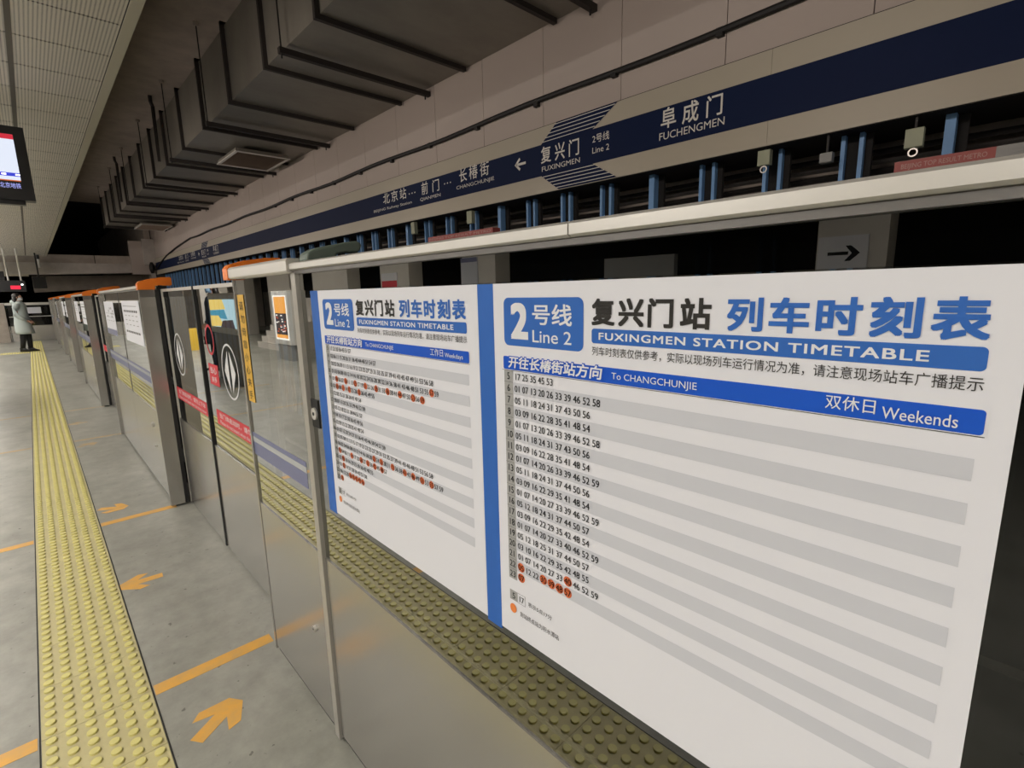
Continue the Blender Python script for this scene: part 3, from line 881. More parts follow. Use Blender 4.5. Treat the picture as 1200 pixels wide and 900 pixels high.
# notices on the farther panels ------------------------------------------------
def notice(y0, y1, zb_, zt_, label, foot=False, dense=True):
    t = thing('notice', label, 'notice', (XF, (y0 + y1) / 2, z(zb_)))
    MB().box(XF - 0.0014, XF - 0.0004, y0, y1, z(zb_), z(zt_)).build('paper_sheet', M['paper'], t)
    w = y1 - y0; h = zt_ - zb_
    mb = MB()
    rnd = random.Random(int(y0 * 100))
    if dense:
        rect(mb, PG, -(y1 - 0.08 * w), -(y0 + 0.15 * w), z(zt_ - 0.13 * h), z(zt_ - 0.12 * h), 0.0002)
        for row in (0.22, 0.72):
            for i in range(8):
                u = y1 - w * (0.1 + 0.1 * i)
                rect(mb, PG, -u, -(u - 0.07 * w), z(zt_ - (row + 0.05) * h), z(zt_ - row * h), 0.0002)
    else:
        for i in range(9):
            u = y1 - w * (0.3 + 0.14 * rnd.randint(0, 4)); v = zt_ - h * (0.2 + 0.08 * (i % 4))
            disc(mb, PG, -u, z(v), 0.02, 0.012, 0.0002, 8)
    mb.build('printed_marks', M['ink_soft'], t)
    if foot:
        rect(MB(), PG, -y1, -y0, z(zb_), z(zb_ + 0.17 * h), 0.0004).build('blue_footer', M['stripe'], t).data.materials[0] = M['sheer_blue']
    g = MB()
    for i in range(4):
        for j in range(3):
            rect(g, PG, -(y1 - w * (0.15 + 0.2 * i)), -(y1 - w * (0.25 + 0.2 * i)), z(zt_ - h * (0.36 + 0.11 * j)), z(zt_ - h * (0.34 + 0.11 * j)), 0.0002)
    g.build('printed_lines', M['hourgrey'], t)
notice(4.27, 5.16, -0.325, -0.010, 'white notice printed with two rows of black blocks, beside the first far gate pillar')
notice(5.74, 6.50, -0.325, -0.015, 'white notice with scattered black marks and a blue foot, second from the first far pillar', foot=True, dense=False)
for k, (nm1, nm2) in enumerate([('white notice on the third gate panel, nearer of its two', 'white notice on the third gate panel, farther of its two'),
                                ('narrow white notice on the fourth gate panel, nearer of its two', 'narrow white notice on the fourth gate panel, farther of its two')]):
    y = 4.27 + PITCH * (k + 1)
    notice(y, y + 0.85, -0.33, -0.01, nm1)
    notice(y + 1.45, y + 2.2, -0.33, -0.01, nm2, dense=False)
notice(4.27 + PITCH * 3, 5.1 + PITCH * 3, -0.47, -0.01, 'long white notice with a purple edge on the fifth gate panel')

# ================================================================= STATION NAME FASCIA
fs = thing('station_name_fascia', 'long cream and navy station name fascia board running along the trackside wall', 'sign', (3.82, 10, z(0.94)))
XS = 3.80
PS = GP(XS)
ye = 24.55
for a, b in zip([-4.2, 1.45, 7.1, 12.8, 18.5], [1.45, 7.1, 12.8, 18.5, 24.2]):
    box('cream_panel', M['cream'], fs, XS, XS + 0.05, a + 0.001, b - 0.001, z(0.94), z(1.54))
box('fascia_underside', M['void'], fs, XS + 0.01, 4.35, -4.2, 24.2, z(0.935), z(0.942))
box('navy_band', M['navy'], fs, XS - 0.003, XS, -4.2, 24.2, z(1.098), z(1.383))
box('top_moulding', M['gap'], fs, XS + 0.005, XS + 0.05, -4.2, 24.2, z(1.54), z(1.546))
DS = 0.0045
def sign_text(strs, name='sign_lettering'):
    tm = MB()
    for body, ya, yb, va, vb, bold in strs:
        put_text(tm, PS, body, -ya, -yb, z(va), z(vb), DS, bold, res=3)
    return tm.build(name, M['sign_white'], fs)
def diamond(yc):
    # striped chevron blocks above and below the current station name
    up = MB(); dn = MB(); w = MB()
    poly(up, PS, [(-(yc + 0.26), z(1.383)), (-(yc + 0.06), z(1.54)), (-(yc - 0.62), z(1.54)), (-(yc - 0.36), z(1.383))], 0.003)
    up.build('striped_block', M['navy'], fs)
    poly(dn, PS, [(-(yc + 0.26), z(1.098)), (-(yc - 0.36), z(1.098)), (-(yc - 0.62), z(0.945)), (-(yc + 0.04), z(0.945))], 0.003)
    dn.build('striped_block', M['navy'], fs)
    for i in range(5):
        f = (i + 0.5) / 5
        va = 1.383 + 0.157 * f
        rect(w, PS, -(yc + 0.26 - 0.20 * f), -(yc - 0.36 - 0.26 * f), z(va), z(va + 0.006), 0.004)
        va = 1.098 - 0.153 * f
        rect(w, PS, -(yc + 0.26 - 0.22 * f), -(yc - 0.36 - 0.26 * f), z(va), z(va + 0.006), 0.004)
    w.build('white_stripes', M['sign_white'], fs)
def fascia_set(dy, sc=1.0):
    sign_text([('阜', 2.26 + dy, 2.13 + dy, 1.225, 1.375, 0.012), ('成', 2.08 + dy, 1.95 + dy, 1.22, 1.37, 0.012), ('门', 1.89 + dy, 1.77 + dy, 1.22, 1.365, 0.012),
               ('FUCHENGMEN', 2.27 + dy, 1.75 + dy, 1.145, 1.20, 0.0)])
    diamond(3.29 + dy)
    sign_text([('复', 3.55 + dy, 3.42 + dy, 1.21, 1.36, 0.012), ('兴', 3.37 + dy, 3.25 + dy, 1.205, 1.355, 0.012), ('门', 3.20 + dy, 3.08 + dy, 1.205, 1.35, 0.012),
               ('FUXINGMEN', 3.54 + dy, 3.07 + dy, 1.135, 1.18, 0.0)])
    sign_text([('2号线', 2.93 + dy, 2.75 + dy, 1.265, 1.335, 0.006), ('Line 2', 2.93 + dy, 2.75 + dy, 1.18, 1.23, 0.0)])
    aw = MB()
    for p in ([(-3.92 - dy, z(1.262)), (-3.85 - dy, z(1.325)), (-3.835 - dy, z(1.305)), (-3.885 - dy, z(1.262)), (-3.835 - dy, z(1.219)), (-3.85 - dy, z(1.199))],):
        poly(aw, PS, p, DS)
    rect(aw, PS, -3.90 - dy, -3.76 - dy, z(1.250), z(1.274), DS)
    aw.build('direction_arrow', M['sign_white'], fs)
    sign_text([('长', 4.84 + dy, 4.70 + dy, 1.245, 1.39, 0.008), ('椿', 4.66 + dy, 4.51 + dy, 1.245, 1.395, 0.006), ('街', 4.47 + dy, 4.32 + dy, 1.245, 1.39, 0.006),
               ('CHANGCHUNJIE', 4.90 + dy, 4.24 + dy, 1.165, 1.215, 0.0)])
    sign_text([('…', 5.14 + dy, 5.00 + dy, 1.27, 1.285, 0.01), ('前', 5.62 + dy, 5.48 + dy, 1.22, 1.37, 0.008), ('门', 5.38 + dy, 5.24 + dy, 1.22, 1.36, 0.008), ('QIANMEN', 5.66 + dy, 5.22 + dy, 1.145, 1.19, 0.0)])
    sign_text([('…', 5.92 + dy, 5.76 + dy, 1.27, 1.285, 0.01), ('北', 6.58 + dy, 6.40 + dy, 1.235, 1.375, 0.008), ('京', 6.36 + dy, 6.19 + dy, 1.235, 1.375, 0.008), ('站', 6.14 + dy, 5.98 + dy, 1.235, 1.375, 0.006),
               ('BEIJING Railway Station', 6.86 + dy, 5.86 + dy, 1.145, 1.19, 0.0)])
fascia_set(0)
fascia_set(13.4)

# cable along the wall above the fascia
cb_ = thing('wall_cable', 'thick black cable running along the pinkish wall above the station name fascia', 'cable', (3.8, 10, z(1.79)))
pts = [(3.82, y, z(1.79 + 0.012 * math.sin(y * 2.1))) for y in [-3 + 0.45 * k for k in range(50)]]
pts = [p for p in pts if p[1] < 18.6] + [(3.82, 19.2, z(1.74)), (3.81, 20.4, z(1.66)), (3.79, 21.8, z(1.52)), (3.78, 23.0, z(1.34)), (3.76, 23.9, z(1.14)), (3.74, 24.08, z(1.12))]
MB().tube(pts, 0.024, 8).build('cable_sheath', M['cable'], cb_)
for k in range(14):
    y = -0.9 + 0.9 * k
    MB().box(3.80, 3.845, y, y + 0.05, z(1.745), z(1.80)).build('cable_clip', M['cable'], cb_)
vb = thing('cable_box', 'black cable junction bundle at the far end of the navy fascia', 'cable', (3.7, 24.2, z(1.2)))
MB().ball((3.66, 24.22, z(1.20)), 0.09, 0.12, 0.24, 10, 6).build('cable_bundle', M['cable'], vb, smooth=True)
MB().box(3.62, 3.76, 24.22, 24.34, -1.15, z(1.1)).build('white_support', M['concrete_light'], vb)

# blue posts -----------------------------------------------------------------
post_grp = 'blue posts in the recess under the fascia'
pi_ = 0
ORD = ['rightmost', 'second from the right', 'third from the right', 'fourth from the right', 'fifth from the right', 'sixth from the right', 'seventh from the right', 'eighth from the right', 'ninth from the right', 'tenth from the right']
for k in range(0, 49):
    yc = 0.50 + 0.4775 * k
    wide = k % 4 == 0
    t = thing('blue_post', ('wide single ' if wide else 'paired ') + 'blue steel post under the navy fascia' + ((', ' + ORD[k] + ' in the picture') if 0 <= k < 10 else ', in the crowded far run'),
              'post', (3.95, yc, -1.15), post_grp)
    if wide:
        MB().box(3.93, 4.0, yc - 0.024, yc + 0.024, -1.15, z(0.935)).build('post_shaft', M['post_blue'], t)
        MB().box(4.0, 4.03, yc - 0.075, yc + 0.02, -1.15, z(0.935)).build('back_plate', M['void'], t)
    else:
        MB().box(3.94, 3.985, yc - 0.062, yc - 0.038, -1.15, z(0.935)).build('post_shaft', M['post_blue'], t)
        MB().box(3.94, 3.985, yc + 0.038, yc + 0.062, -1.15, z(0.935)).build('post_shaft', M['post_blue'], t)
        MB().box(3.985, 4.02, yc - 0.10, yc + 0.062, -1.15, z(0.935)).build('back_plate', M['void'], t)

# cables and boxes in the recess
for k, (zz, r, lab) in enumerate([(0.86, 0.02, 'top dark cable run in the recess behind the blue posts'), (0.80, 0.016, 'middle dark cable run in the recess behind the blue posts'), (0.74, 0.022, 'bottom dark cable run in the recess behind the blue posts')]):
    t = thing('recess_cable', lab, 'cable', (4.2, 8, z(zz)))
    MB().tube([(4.22 + 0.01 * k, -4 + 1.4 * j, z(zz - 0.012 * (j % 2))) for j in range(20)], r, 6).build('cable_sheath', M['steel_dark'] if k == 1 else M['cable'], t)
blk = MB()
for j in range(30):
    y = -3 + 0.95 * j
    blk.box(4.33, 4.35, y, y + 0.9, z(0.45), z(0.70)); blk.box(4.33, 4.35, y + 0.3, y + 1.2, z(0.18), z(0.43))
o = blk.build('wall_blocks', M['tunnel'], wr); o['kind'] = 'stuff'
for y, zz, w, h, m, lab in [(0.62, 0.79, 0.085, 0.105, 'box_green', 'pale green junction box hanging under the fascia, above the red strip'),
                            (1.42, 0.84, 0.08, 0.10, 'box_green', 'pale green junction box under the fascia with a white ring below'),
                            (1.05, 0.77, 0.07, 0.06, 'box_grey', 'small grey junction box between two blue post pairs'),
                            (4.55, 0.82, 0.09, 0.14, 'box_green', 'pale green box above the far red strip'),
                            (5.70, 0.82, 0.08, 0.15, 'box_green', 'pale green box above the black clamp, far along the recess')]:
    t = thing('junction_box', lab, 'box', (3.7, y, z(zz)))
    y, zz = y * 1.035, zz * 1.035
    MB().bevel_box(3.815, 3.865, y - w / 2, y + w / 2, z(zz - h / 2), z(zz + h / 2), 0.004).build('box_body', M[m], t)
    MB().box(3.835, 3.847, y - 0.006, y + 0.006, z(zz + h / 2), z(0.9345)).build('hanger', M['cable'], t)
    if m == 'box_green' and y < 2:
        P_ = GP(3.825)
        ring(MB(), P_, -(y - 0.0), z(zz - h / 2 - 0.025), 0.017, 0.024, 0.0).build('cable_ring', M['rail'], t)

# trackside advertising frames with red header strips
def ad_frame(y0, y1, yr, lab):
    t = thing('trackside_frame', lab, 'advert frame', (3.55, (y0 + y1) / 2, -1.15))
    MB().box(3.52, 3.60, y0, y1, -0.6, z(0.575)).build('dark_panel', M['void'], t)
    for y in (y0 + 0.1, y1 - 0.16):
        MB().box(3.54, 3.58, y, y + 0.06, -1.15, -0.6).build('leg', M['void'], t)
    MB().box(3.50, 3.60, yr, y1, z(0.575), z(0.640)).build('red_header', M['red_dull'], t, label='red header strip with pale writing')
    if yr > y0:
        MB().box(3.50, 3.60, y0, yr, z(0.575), z(0.640)).build('grey_header', M['scratch'], t)
        tm = MB(); put_text(tm, GP(3.50), '北京京港地铁', -(yr - 0.05), -(y0 + 0.2), z(0.590), z(0.628), 0.001); tm.build('lettering', M['box_grey'], t)
    tm = MB(); put_text(tm, GP(3.50), 'BEIJING TOP RESULT METRO', -(y1 - 0.03), -(yr + 0.03), z(0.592), z(0.624), 0.001, 0.01)
    tm.build('lettering', mat('faded_pink_lettering', (0.45, 0.25, 0.22), 0.5), t)
ad_frame(-0.9, 0.66, 0.26, 'dark trackside advert frame with a red header, behind the right end of the rail')
ad_frame(3.95, 5.10, 3.95, 'farther trackside advert frame whose red header shows above the middle of the rail')
ra = MB()
for xx in (1.45, 2.885):
    ra.box(xx - 0.035, xx + 0.035, Y_BACK, 41, -1.15, -1.0)
t = thing('railway_track', 'pair of steel rails in the dark track pit behind the gates', 'railway track', (2.2, 8, -1.15))
MB().box(1.415, 1.485, Y_BACK, 41, -1.15, -1.0).build('rail', M['steel_dark'], t)
MB().box(2.85, 2.92, Y_BACK, 41, -1.15, -1.0).build('rail', M['steel_dark'], t)

# ================================================================= VENTILATION DUCT
DXL, DXR, DZ, DZT = 2.195, 3.80, z(2.42), z(3.26)
du = thing('ventilation_duct', 'long dark rectangular sheet metal ventilation duct hung over the track against the wall', 'duct', (3.0, 10, DZ))
joints = [0.75, 2.05, 3.38, 4.70, 6.02, 7.33, 8.63, 9.98, 11.3, 12.6, 13.9, 15.2, 16.5, 17.8, 19.1, 20.4, 21.7]
for a, b in zip(joints[:-1], joints[1:]):
    MB().box(DXL, DXR + 0.04, a + 0.001, b - 0.001, DZ, DZT).build('duct_section', M['duct'], du)
for y in joints:
    f = MB()
    f.box(DXL - 0.045, DXR + 0.02, y - 0.022, y + 0.022, DZ - 0.045, DZ)
    f.box(DXL - 0.045, DXL, y - 0.022, y + 0.022, DZ, DZT + 0.04)
    f.box(DXL - 0.045, DXR, y - 0.022, y + 0.022, DZT, DZT + 0.04)
    f.build('flange', M['flange'], du)
rg = 'hanger frames carrying the duct'
hy = [2.95, 5.42, 8.22, 10.66, 13.2, 15.8, 18.3, 21.45]
hn = ['nearest', 'second', 'third', 'fourth', 'fifth', 'sixth', 'seventh', 'last']
for y, nn in zip(hy, hn):
    t = thing('duct_hanger', f'dark trapeze hanger bar with rod under the duct, {nn} from the viewer', 'hanger', (3.0, y, DZ), rg)
    MB().box(DXL - 0.10, DXR + 0.04, y - 0.028, y + 0.028, DZ - 0.10, DZ - 0.046).build('trapeze_bar', M['flange'], t)
    MB().cyl((DXL - 0.075, y, DZ - 0.14), (DXL - 0.075, y, 5.02), 0.008, 6).build('hanger_rod', M['cable'], t)
    MB().cyl((DXL - 0.075, y, 4.97), (DXL - 0.075, y, 5.02), 0.035, 8).build('anchor', M['concrete'], t)
    MB().cyl((DXR - 0.02, y, DZ - 0.14), (DXR - 0.02, y, DZ - 0.05), 0.010, 6).build('rod_end', M['cable'], t)
# heavy flat straps
for y, nn in ((11.6, 'nearer'), (16.9, 'farther')):
    t = thing('duct_strap', f'dark bent steel strap rising from the duct side to the concrete, {nn} of two', 'hanger', (2.1, y, DZ))
    MB().tube([(2.09, y - 0.05, 5.02), (2.10, y, 4.93), (2.14, y + 0.1, DZT + 0.2), (2.13, y + 0.12, DZ + 0.1)], 0.03, 4).build('strap', M['flange'], t)
def grille(y0, y1, x0, x1, lab):
    t = thing('air_grille', lab, 'air grille', ((x0 + x1) / 2, (y0 + y1) / 2, DZ - 0.1))
    nb = MB()
    nb.box(x0 - 0.02, x0 + 0.01, y0, y1, DZ - 0.10, DZ - 0.047); nb.box(x1 - 0.01, x1 + 0.02, y0, y1, DZ - 0.10, DZ - 0.047)
    nb.box(x0 + 0.01, x1 - 0.01, y0 - 0.02, y0 + 0.01, DZ - 0.10, DZ - 0.047); nb.box(x0 + 0.01, x1 - 0.01, y1 - 0.01, y1 + 0.02, DZ - 0.10, DZ - 0.047)
    nb.build('grille_neck', M['duct'], t)
    fr = MB()
    zf = DZ - 0.112
    fr.box(x0 - 0.04, x0 + 0.005, y0 - 0.04, y1 + 0.04, zf, zf + 0.012); fr.box(x1 - 0.005, x1 + 0.04, y0 - 0.04, y1 + 0.04, zf, zf + 0.012)
    fr.box(x0, x1, y0 - 0.04, y0 + 0.005, zf, zf + 0.012); fr.box(x0, x1, y1 - 0.005, y1 + 0.04, zf, zf + 0.012)
    fr.build('grille_frame', M['grille_frame'], t)
    sl = MB().prism([(0, 0), (0.03, 0.012), (0.03, 0.016), (0, 0.004)], 'x', x0 + 0.006, x1 - 0.006)
    n = int((y1 - y0) / 0.045)
    me = sl.mesh('slat', (0, 0, 0), M['grille'])
    for i in range(n):
        o = bpy.data.objects.new('slat', me); COL.objects.link(o); o.parent = t
        o.location = (-t.location.x, y0 + 0.02 + i * (y1 - y0 - 0.03) / n - t.location.y, zf - t.location.z)
    box('dark_inside', M['gap'], t, x0 + 0.011, x1 - 0.011, y0 + 0.011, y1 - 0.011, DZ - 0.055, DZ - 0.048)
grille(9.30, 10.35, 2.78, 3.56, 'air grille with bronze slats and pale frame under the duct, the nearer one')
grille(19.9, 21.3, 2.92, 3.70, 'air grille with pale frame under the duct, the far one near the duct end')

# ================================================================= PLATFORM CEILING THINGS
tv = thing('hanging_screen', 'black framed information screen hanging from the ceiling at the left edge', 'screen', (-0.45, 5.5, z(1.3)))
tx0, tx1, tz0, tz1 = -1.05, 0.150, z(0.765), z(1.295)
TP = lambda u, v, d: (u, 5.5 - d, v)
MB().box(tx0, tx1, 5.5, 5.62, tz0, tz1).build('housing', M['black_plastic'], tv)
MB().box(tx0 + 0.2, tx1 - 0.06, 5.53, 5.60, tz0 - 0.03, tz0).build('housing_foot', M['black_plastic'], tv)
rect(MB(), TP, tx0 + 0.05, tx1 - 0.065, z(0.905), z(1.235), 0.001).build('display', M['screen'], tv)
rect(MB(), TP, tx0 + 0.05, tx1 - 0.065, z(1.20), z(1.235), 0.002).build('display_header', M['screen_red'], tv)
rect(MB(), TP, tx0 + 0.05, tx1 - 0.065, z(0.935), z(0.960), 0.002).build('display_ticker', M['screen_blue'], tv)
rect(MB(), TP, tx0 + 0.05, tx1 - 0.065, z(0.900), z(0.908), 0.002).build('display_footer', M['screen_orange'], tv)
tm = MB(); put_text(tm, TP, '北京地铁', -0.035, 0.080, z(0.848), z(0.888), 0.002, 0.01); tm.build('lettering', M['screen_text'], tv)
tm = MB()
for i in range(6): rect(tm, TP, 0.06 - 0.075 * i, 0.085 - 0.075 * i, z(0.942), z(0.953), 0.003)
tm.build('ticker_marks', M['led_white'], tv)
for x in (-0.8, -0.2):
    MB().cyl((x, 5.56, tz1), (x, 5.56, 2.96), 0.02, 8).build('drop_rod', M['black_plastic'], tv)

# lamps: twin tube fittings under the platform ceiling
def lamp(x, y, lab, power, L=1.5):
    t = thing('ceiling_lamp', lab, 'lamp', (x, y, 2.96), 'fluorescent lamps under the platform ceiling')
    MB().box(x - 0.05, x + 0.05, y - L / 2, y + L / 2, 2.52, 2.56).build('lamp_body', M['lamp_body'], t)
    for yy in (y - 0.5, y + 0.5): MB().cyl((x, yy, 2.58), (x, yy, 2.96), 0.008, 6).build('drop_rod', M['lamp_body'], t)
    MB().box(x - 0.045, x + 0.045, y - L / 2 + 0.02, y + L / 2 - 0.02, 2.51, 2.52).build('diffuser', M['lamp_glow'], t)
    ld = bpy.data.lights.new('lamp_light', 'AREA'); ld.shape = 'RECTANGLE'; ld.size = 0.12; ld.size_y = L
    ld.energy = power; ld.color = LAMP_COLOR
    lo = bpy.data.objects.new('lamp_light', ld); COL.objects.link(lo); lo.parent = t
    lo.location = (0, 0, -0.46)
    MB().box(x - 0.045, x + 0.045, y - L / 2 + 0.02, y + L / 2 - 0.02, 2.56, 2.57).build('diffuser', M['lamp_glow'], t)  # glowing top face added along with the upward light
    ld = bpy.data.lights.new('lamp_light', 'AREA'); ld.shape = 'RECTANGLE'; ld.size = 0.10; ld.size_y = L
    ld.energy = UPLIGHT_W; ld.color = LAMP_COLOR
    lo = bpy.data.objects.new('lamp_light', ld); COL.objects.link(lo); lo.parent = t
    lo.location = (0, 0, -0.38); lo.rotation_euler = (math.pi, 0, 0)
    return t
k = 0
for y in (-3.6, -0.9, 1.8, 4.5, 7.2, 9.9, 12.6, 15.3, 18.0, 20.7, 23.2):
    lamp(-1.75, y, f'white twin tube lamp under the platform ceiling, {["behind the viewer", "just behind the viewer", "first ahead", "second ahead", "third ahead", "fourth ahead", "fifth ahead", "sixth ahead", "seventh ahead", "eighth ahead", "last ahead"][k]}', PLATFORM_LAMP_W)
    k += 1
# unseen lamps added above the ceiling edge to brighten the trackside wall
k = 0
for y in (-2.5, 1.5, 5.5, 9.5, 13.5, 17.5, 21.5):
    t = thing('added_wall_washer', f'added unseen lamp above the ceiling edge facing the trackside wall, {["behind the viewer", "first ahead", "second ahead", "third ahead", "fourth ahead", "fifth ahead", "last ahead"][k]}', 'lamp', (0.5, y, 3.05), 'added wall washing lamps above the ceiling edge')
    MB().box(0.53, 0.61, y - 0.6, y + 0.6, 3.05, 3.15).build('lamp_body', M['lamp_body'], t)
    ld = bpy.data.lights.new('lamp_light', 'AREA'); ld.shape = 'RECTANGLE'; ld.size = 0.06; ld.size_y = 1.2
    ld.energy = ADDED_TRACK_LAMP_W; ld.color = ADDED_TRACK_COLOR
    lo = bpy.data.objects.new('lamp_light', ld); COL.objects.link(lo); lo.parent = t
    lo.location = (0.13, 0, 0.07); lo.rotation_euler = (0, math.radians(-62), 0)
    k += 1

# equipment hanging at the far end, left
def hang_box(name, lab, cat, x0, x1, y0, y1, z0, z1, m, parts=()):
    t = thing(name, lab, cat, ((x0 + x1) / 2, (y0 + y1) / 2, z1))
    MB().bevel_box(x0, x1, y0, y1, z0, z1, 0.01).build('housing', m, t)
    for (a, b, c, d, mm, nm) in parts:
        rect(MB(), lambda u, v, dd: (u, y0 - dd, v), a, b, c, d, 0.003).build(nm, mm, t)
    return t
hs = hang_box('led_sign', 'dark hanging sign with red lit characters above the person in the pale coat', 'sign', -0.75, 0.0, 20.9, 21.0, z(0.30), z(0.62), M['black_plastic'],
              [(-0.33, -0.12, z(0.37), z(0.47), M['led_red'], 'red_characters'), (-0.10, -0.05, z(0.48), z(0.52), M['led_white'], 'lit_spot')])
for x in (-0.62, -0.35, -0.08):
    MB().cyl((x, 20.95, z(0.62)), (x, 20.95, 2.96), 0.022, 6).build('drop_rod', M['grille_frame'], hs)
hang_box('sign_panel', 'wide dark panel with white lit spots under the ceiling at the far left', 'sign', -1.5, -0.45, 22.6, 22.8, z(0.68), z(0.95), M['black_plastic'],
         [(-0.98, -0.82, z(0.78), z(0.93), M['led_white'], 'lit_spot'), (-0.70, -0.62, z(0.72), z(0.76), M['led_white'], 'lit_spot'), (-0.62, -0.56, z(0.86), z(0.90), M['led_white'], 'lit_spot')])
ch_ = hang_box('camera_housing', 'dark round ended camera housing under the far ceiling end', 'camera', 0.18, 0.50, 22.4, 22.9, z(0.42), z(0.78), M['void'])
MB().cyl((0.34, 22.6, z(0.78)), (0.34, 22.6, 2.96), 0.02, 6).build('drop_rod', M['cable'], ch_)
pj = thing('bracket_pole', 'short black and white pole hanging from the right corner of the far ceiling end', 'pole', (0.42, 23.6, 2.96))
MB().cyl((0.42, 23.5, z(1.54)), (0.42, 23.5, z(1.40)), 0.04, 8).build('pole_top', M['black_plastic'], pj)
MB().cyl((0.42, 23.5, z(1.40)), (0.42, 23.5, z(1.12)), 0.03, 8).build('pole_tip', M['lamp_body'], pj)
pipe = thing('ceiling_conduit', 'bundle of pale concrete coloured boxes behind the hanging signs at the far left', 'duct', (-0.5, 25.0, z(1.3)))
MB().box(-2.6, -0.55, 24.5, 25.2, z(0.95), z(1.32)).build('box_section', M['concrete_light'], pipe)
MB().box(-0.52, 0.12, 24.5, 25.0, z(0.88), z(1.18)).build('box_section', M['cream'], pipe)

# end gate across the platform end
eg = thing('end_gate', 'glass and steel end gate across the far end of the platform behind the person', 'platform gate', (-0.4, 25.5, 0))
box('steel_panel', M['steel'], eg, -0.60, 0.54, 25.50, 25.58, 0.0, z(-0.86))
box('steel_panel', M['steel'], eg, -3.4, -0.62, 25.50, 25.58, 0.0, z(-0.86))
box('glass_pane', M['glass'], eg, -0.60, 0.54, 25.52, 25.53, z(-0.86), z(-0.10))
box('glass_pane', M['glass'], eg, -3.4, -0.62, 25.52, 25.53, z(-0.86), z(-0.10))
box('top_rail', M['rail'], eg, -3.4, 0.54, 25.49, 25.58, z(-0.12), z(-0.03))
box('notice_board', M['paper'], eg, -0.30, 0.28, 25.50, 25.515, z(-0.42), z(-0.20))
box('cross_rail', M['rail'], eg, -0.60, 0.54, 25.50, 25.52, z(-0.54), z(-0.52))
MB().box(-1.05, -0.66, 25.3, 25.6, 0, z(-0.05)).build('end_pillar', M['concrete'], eg)

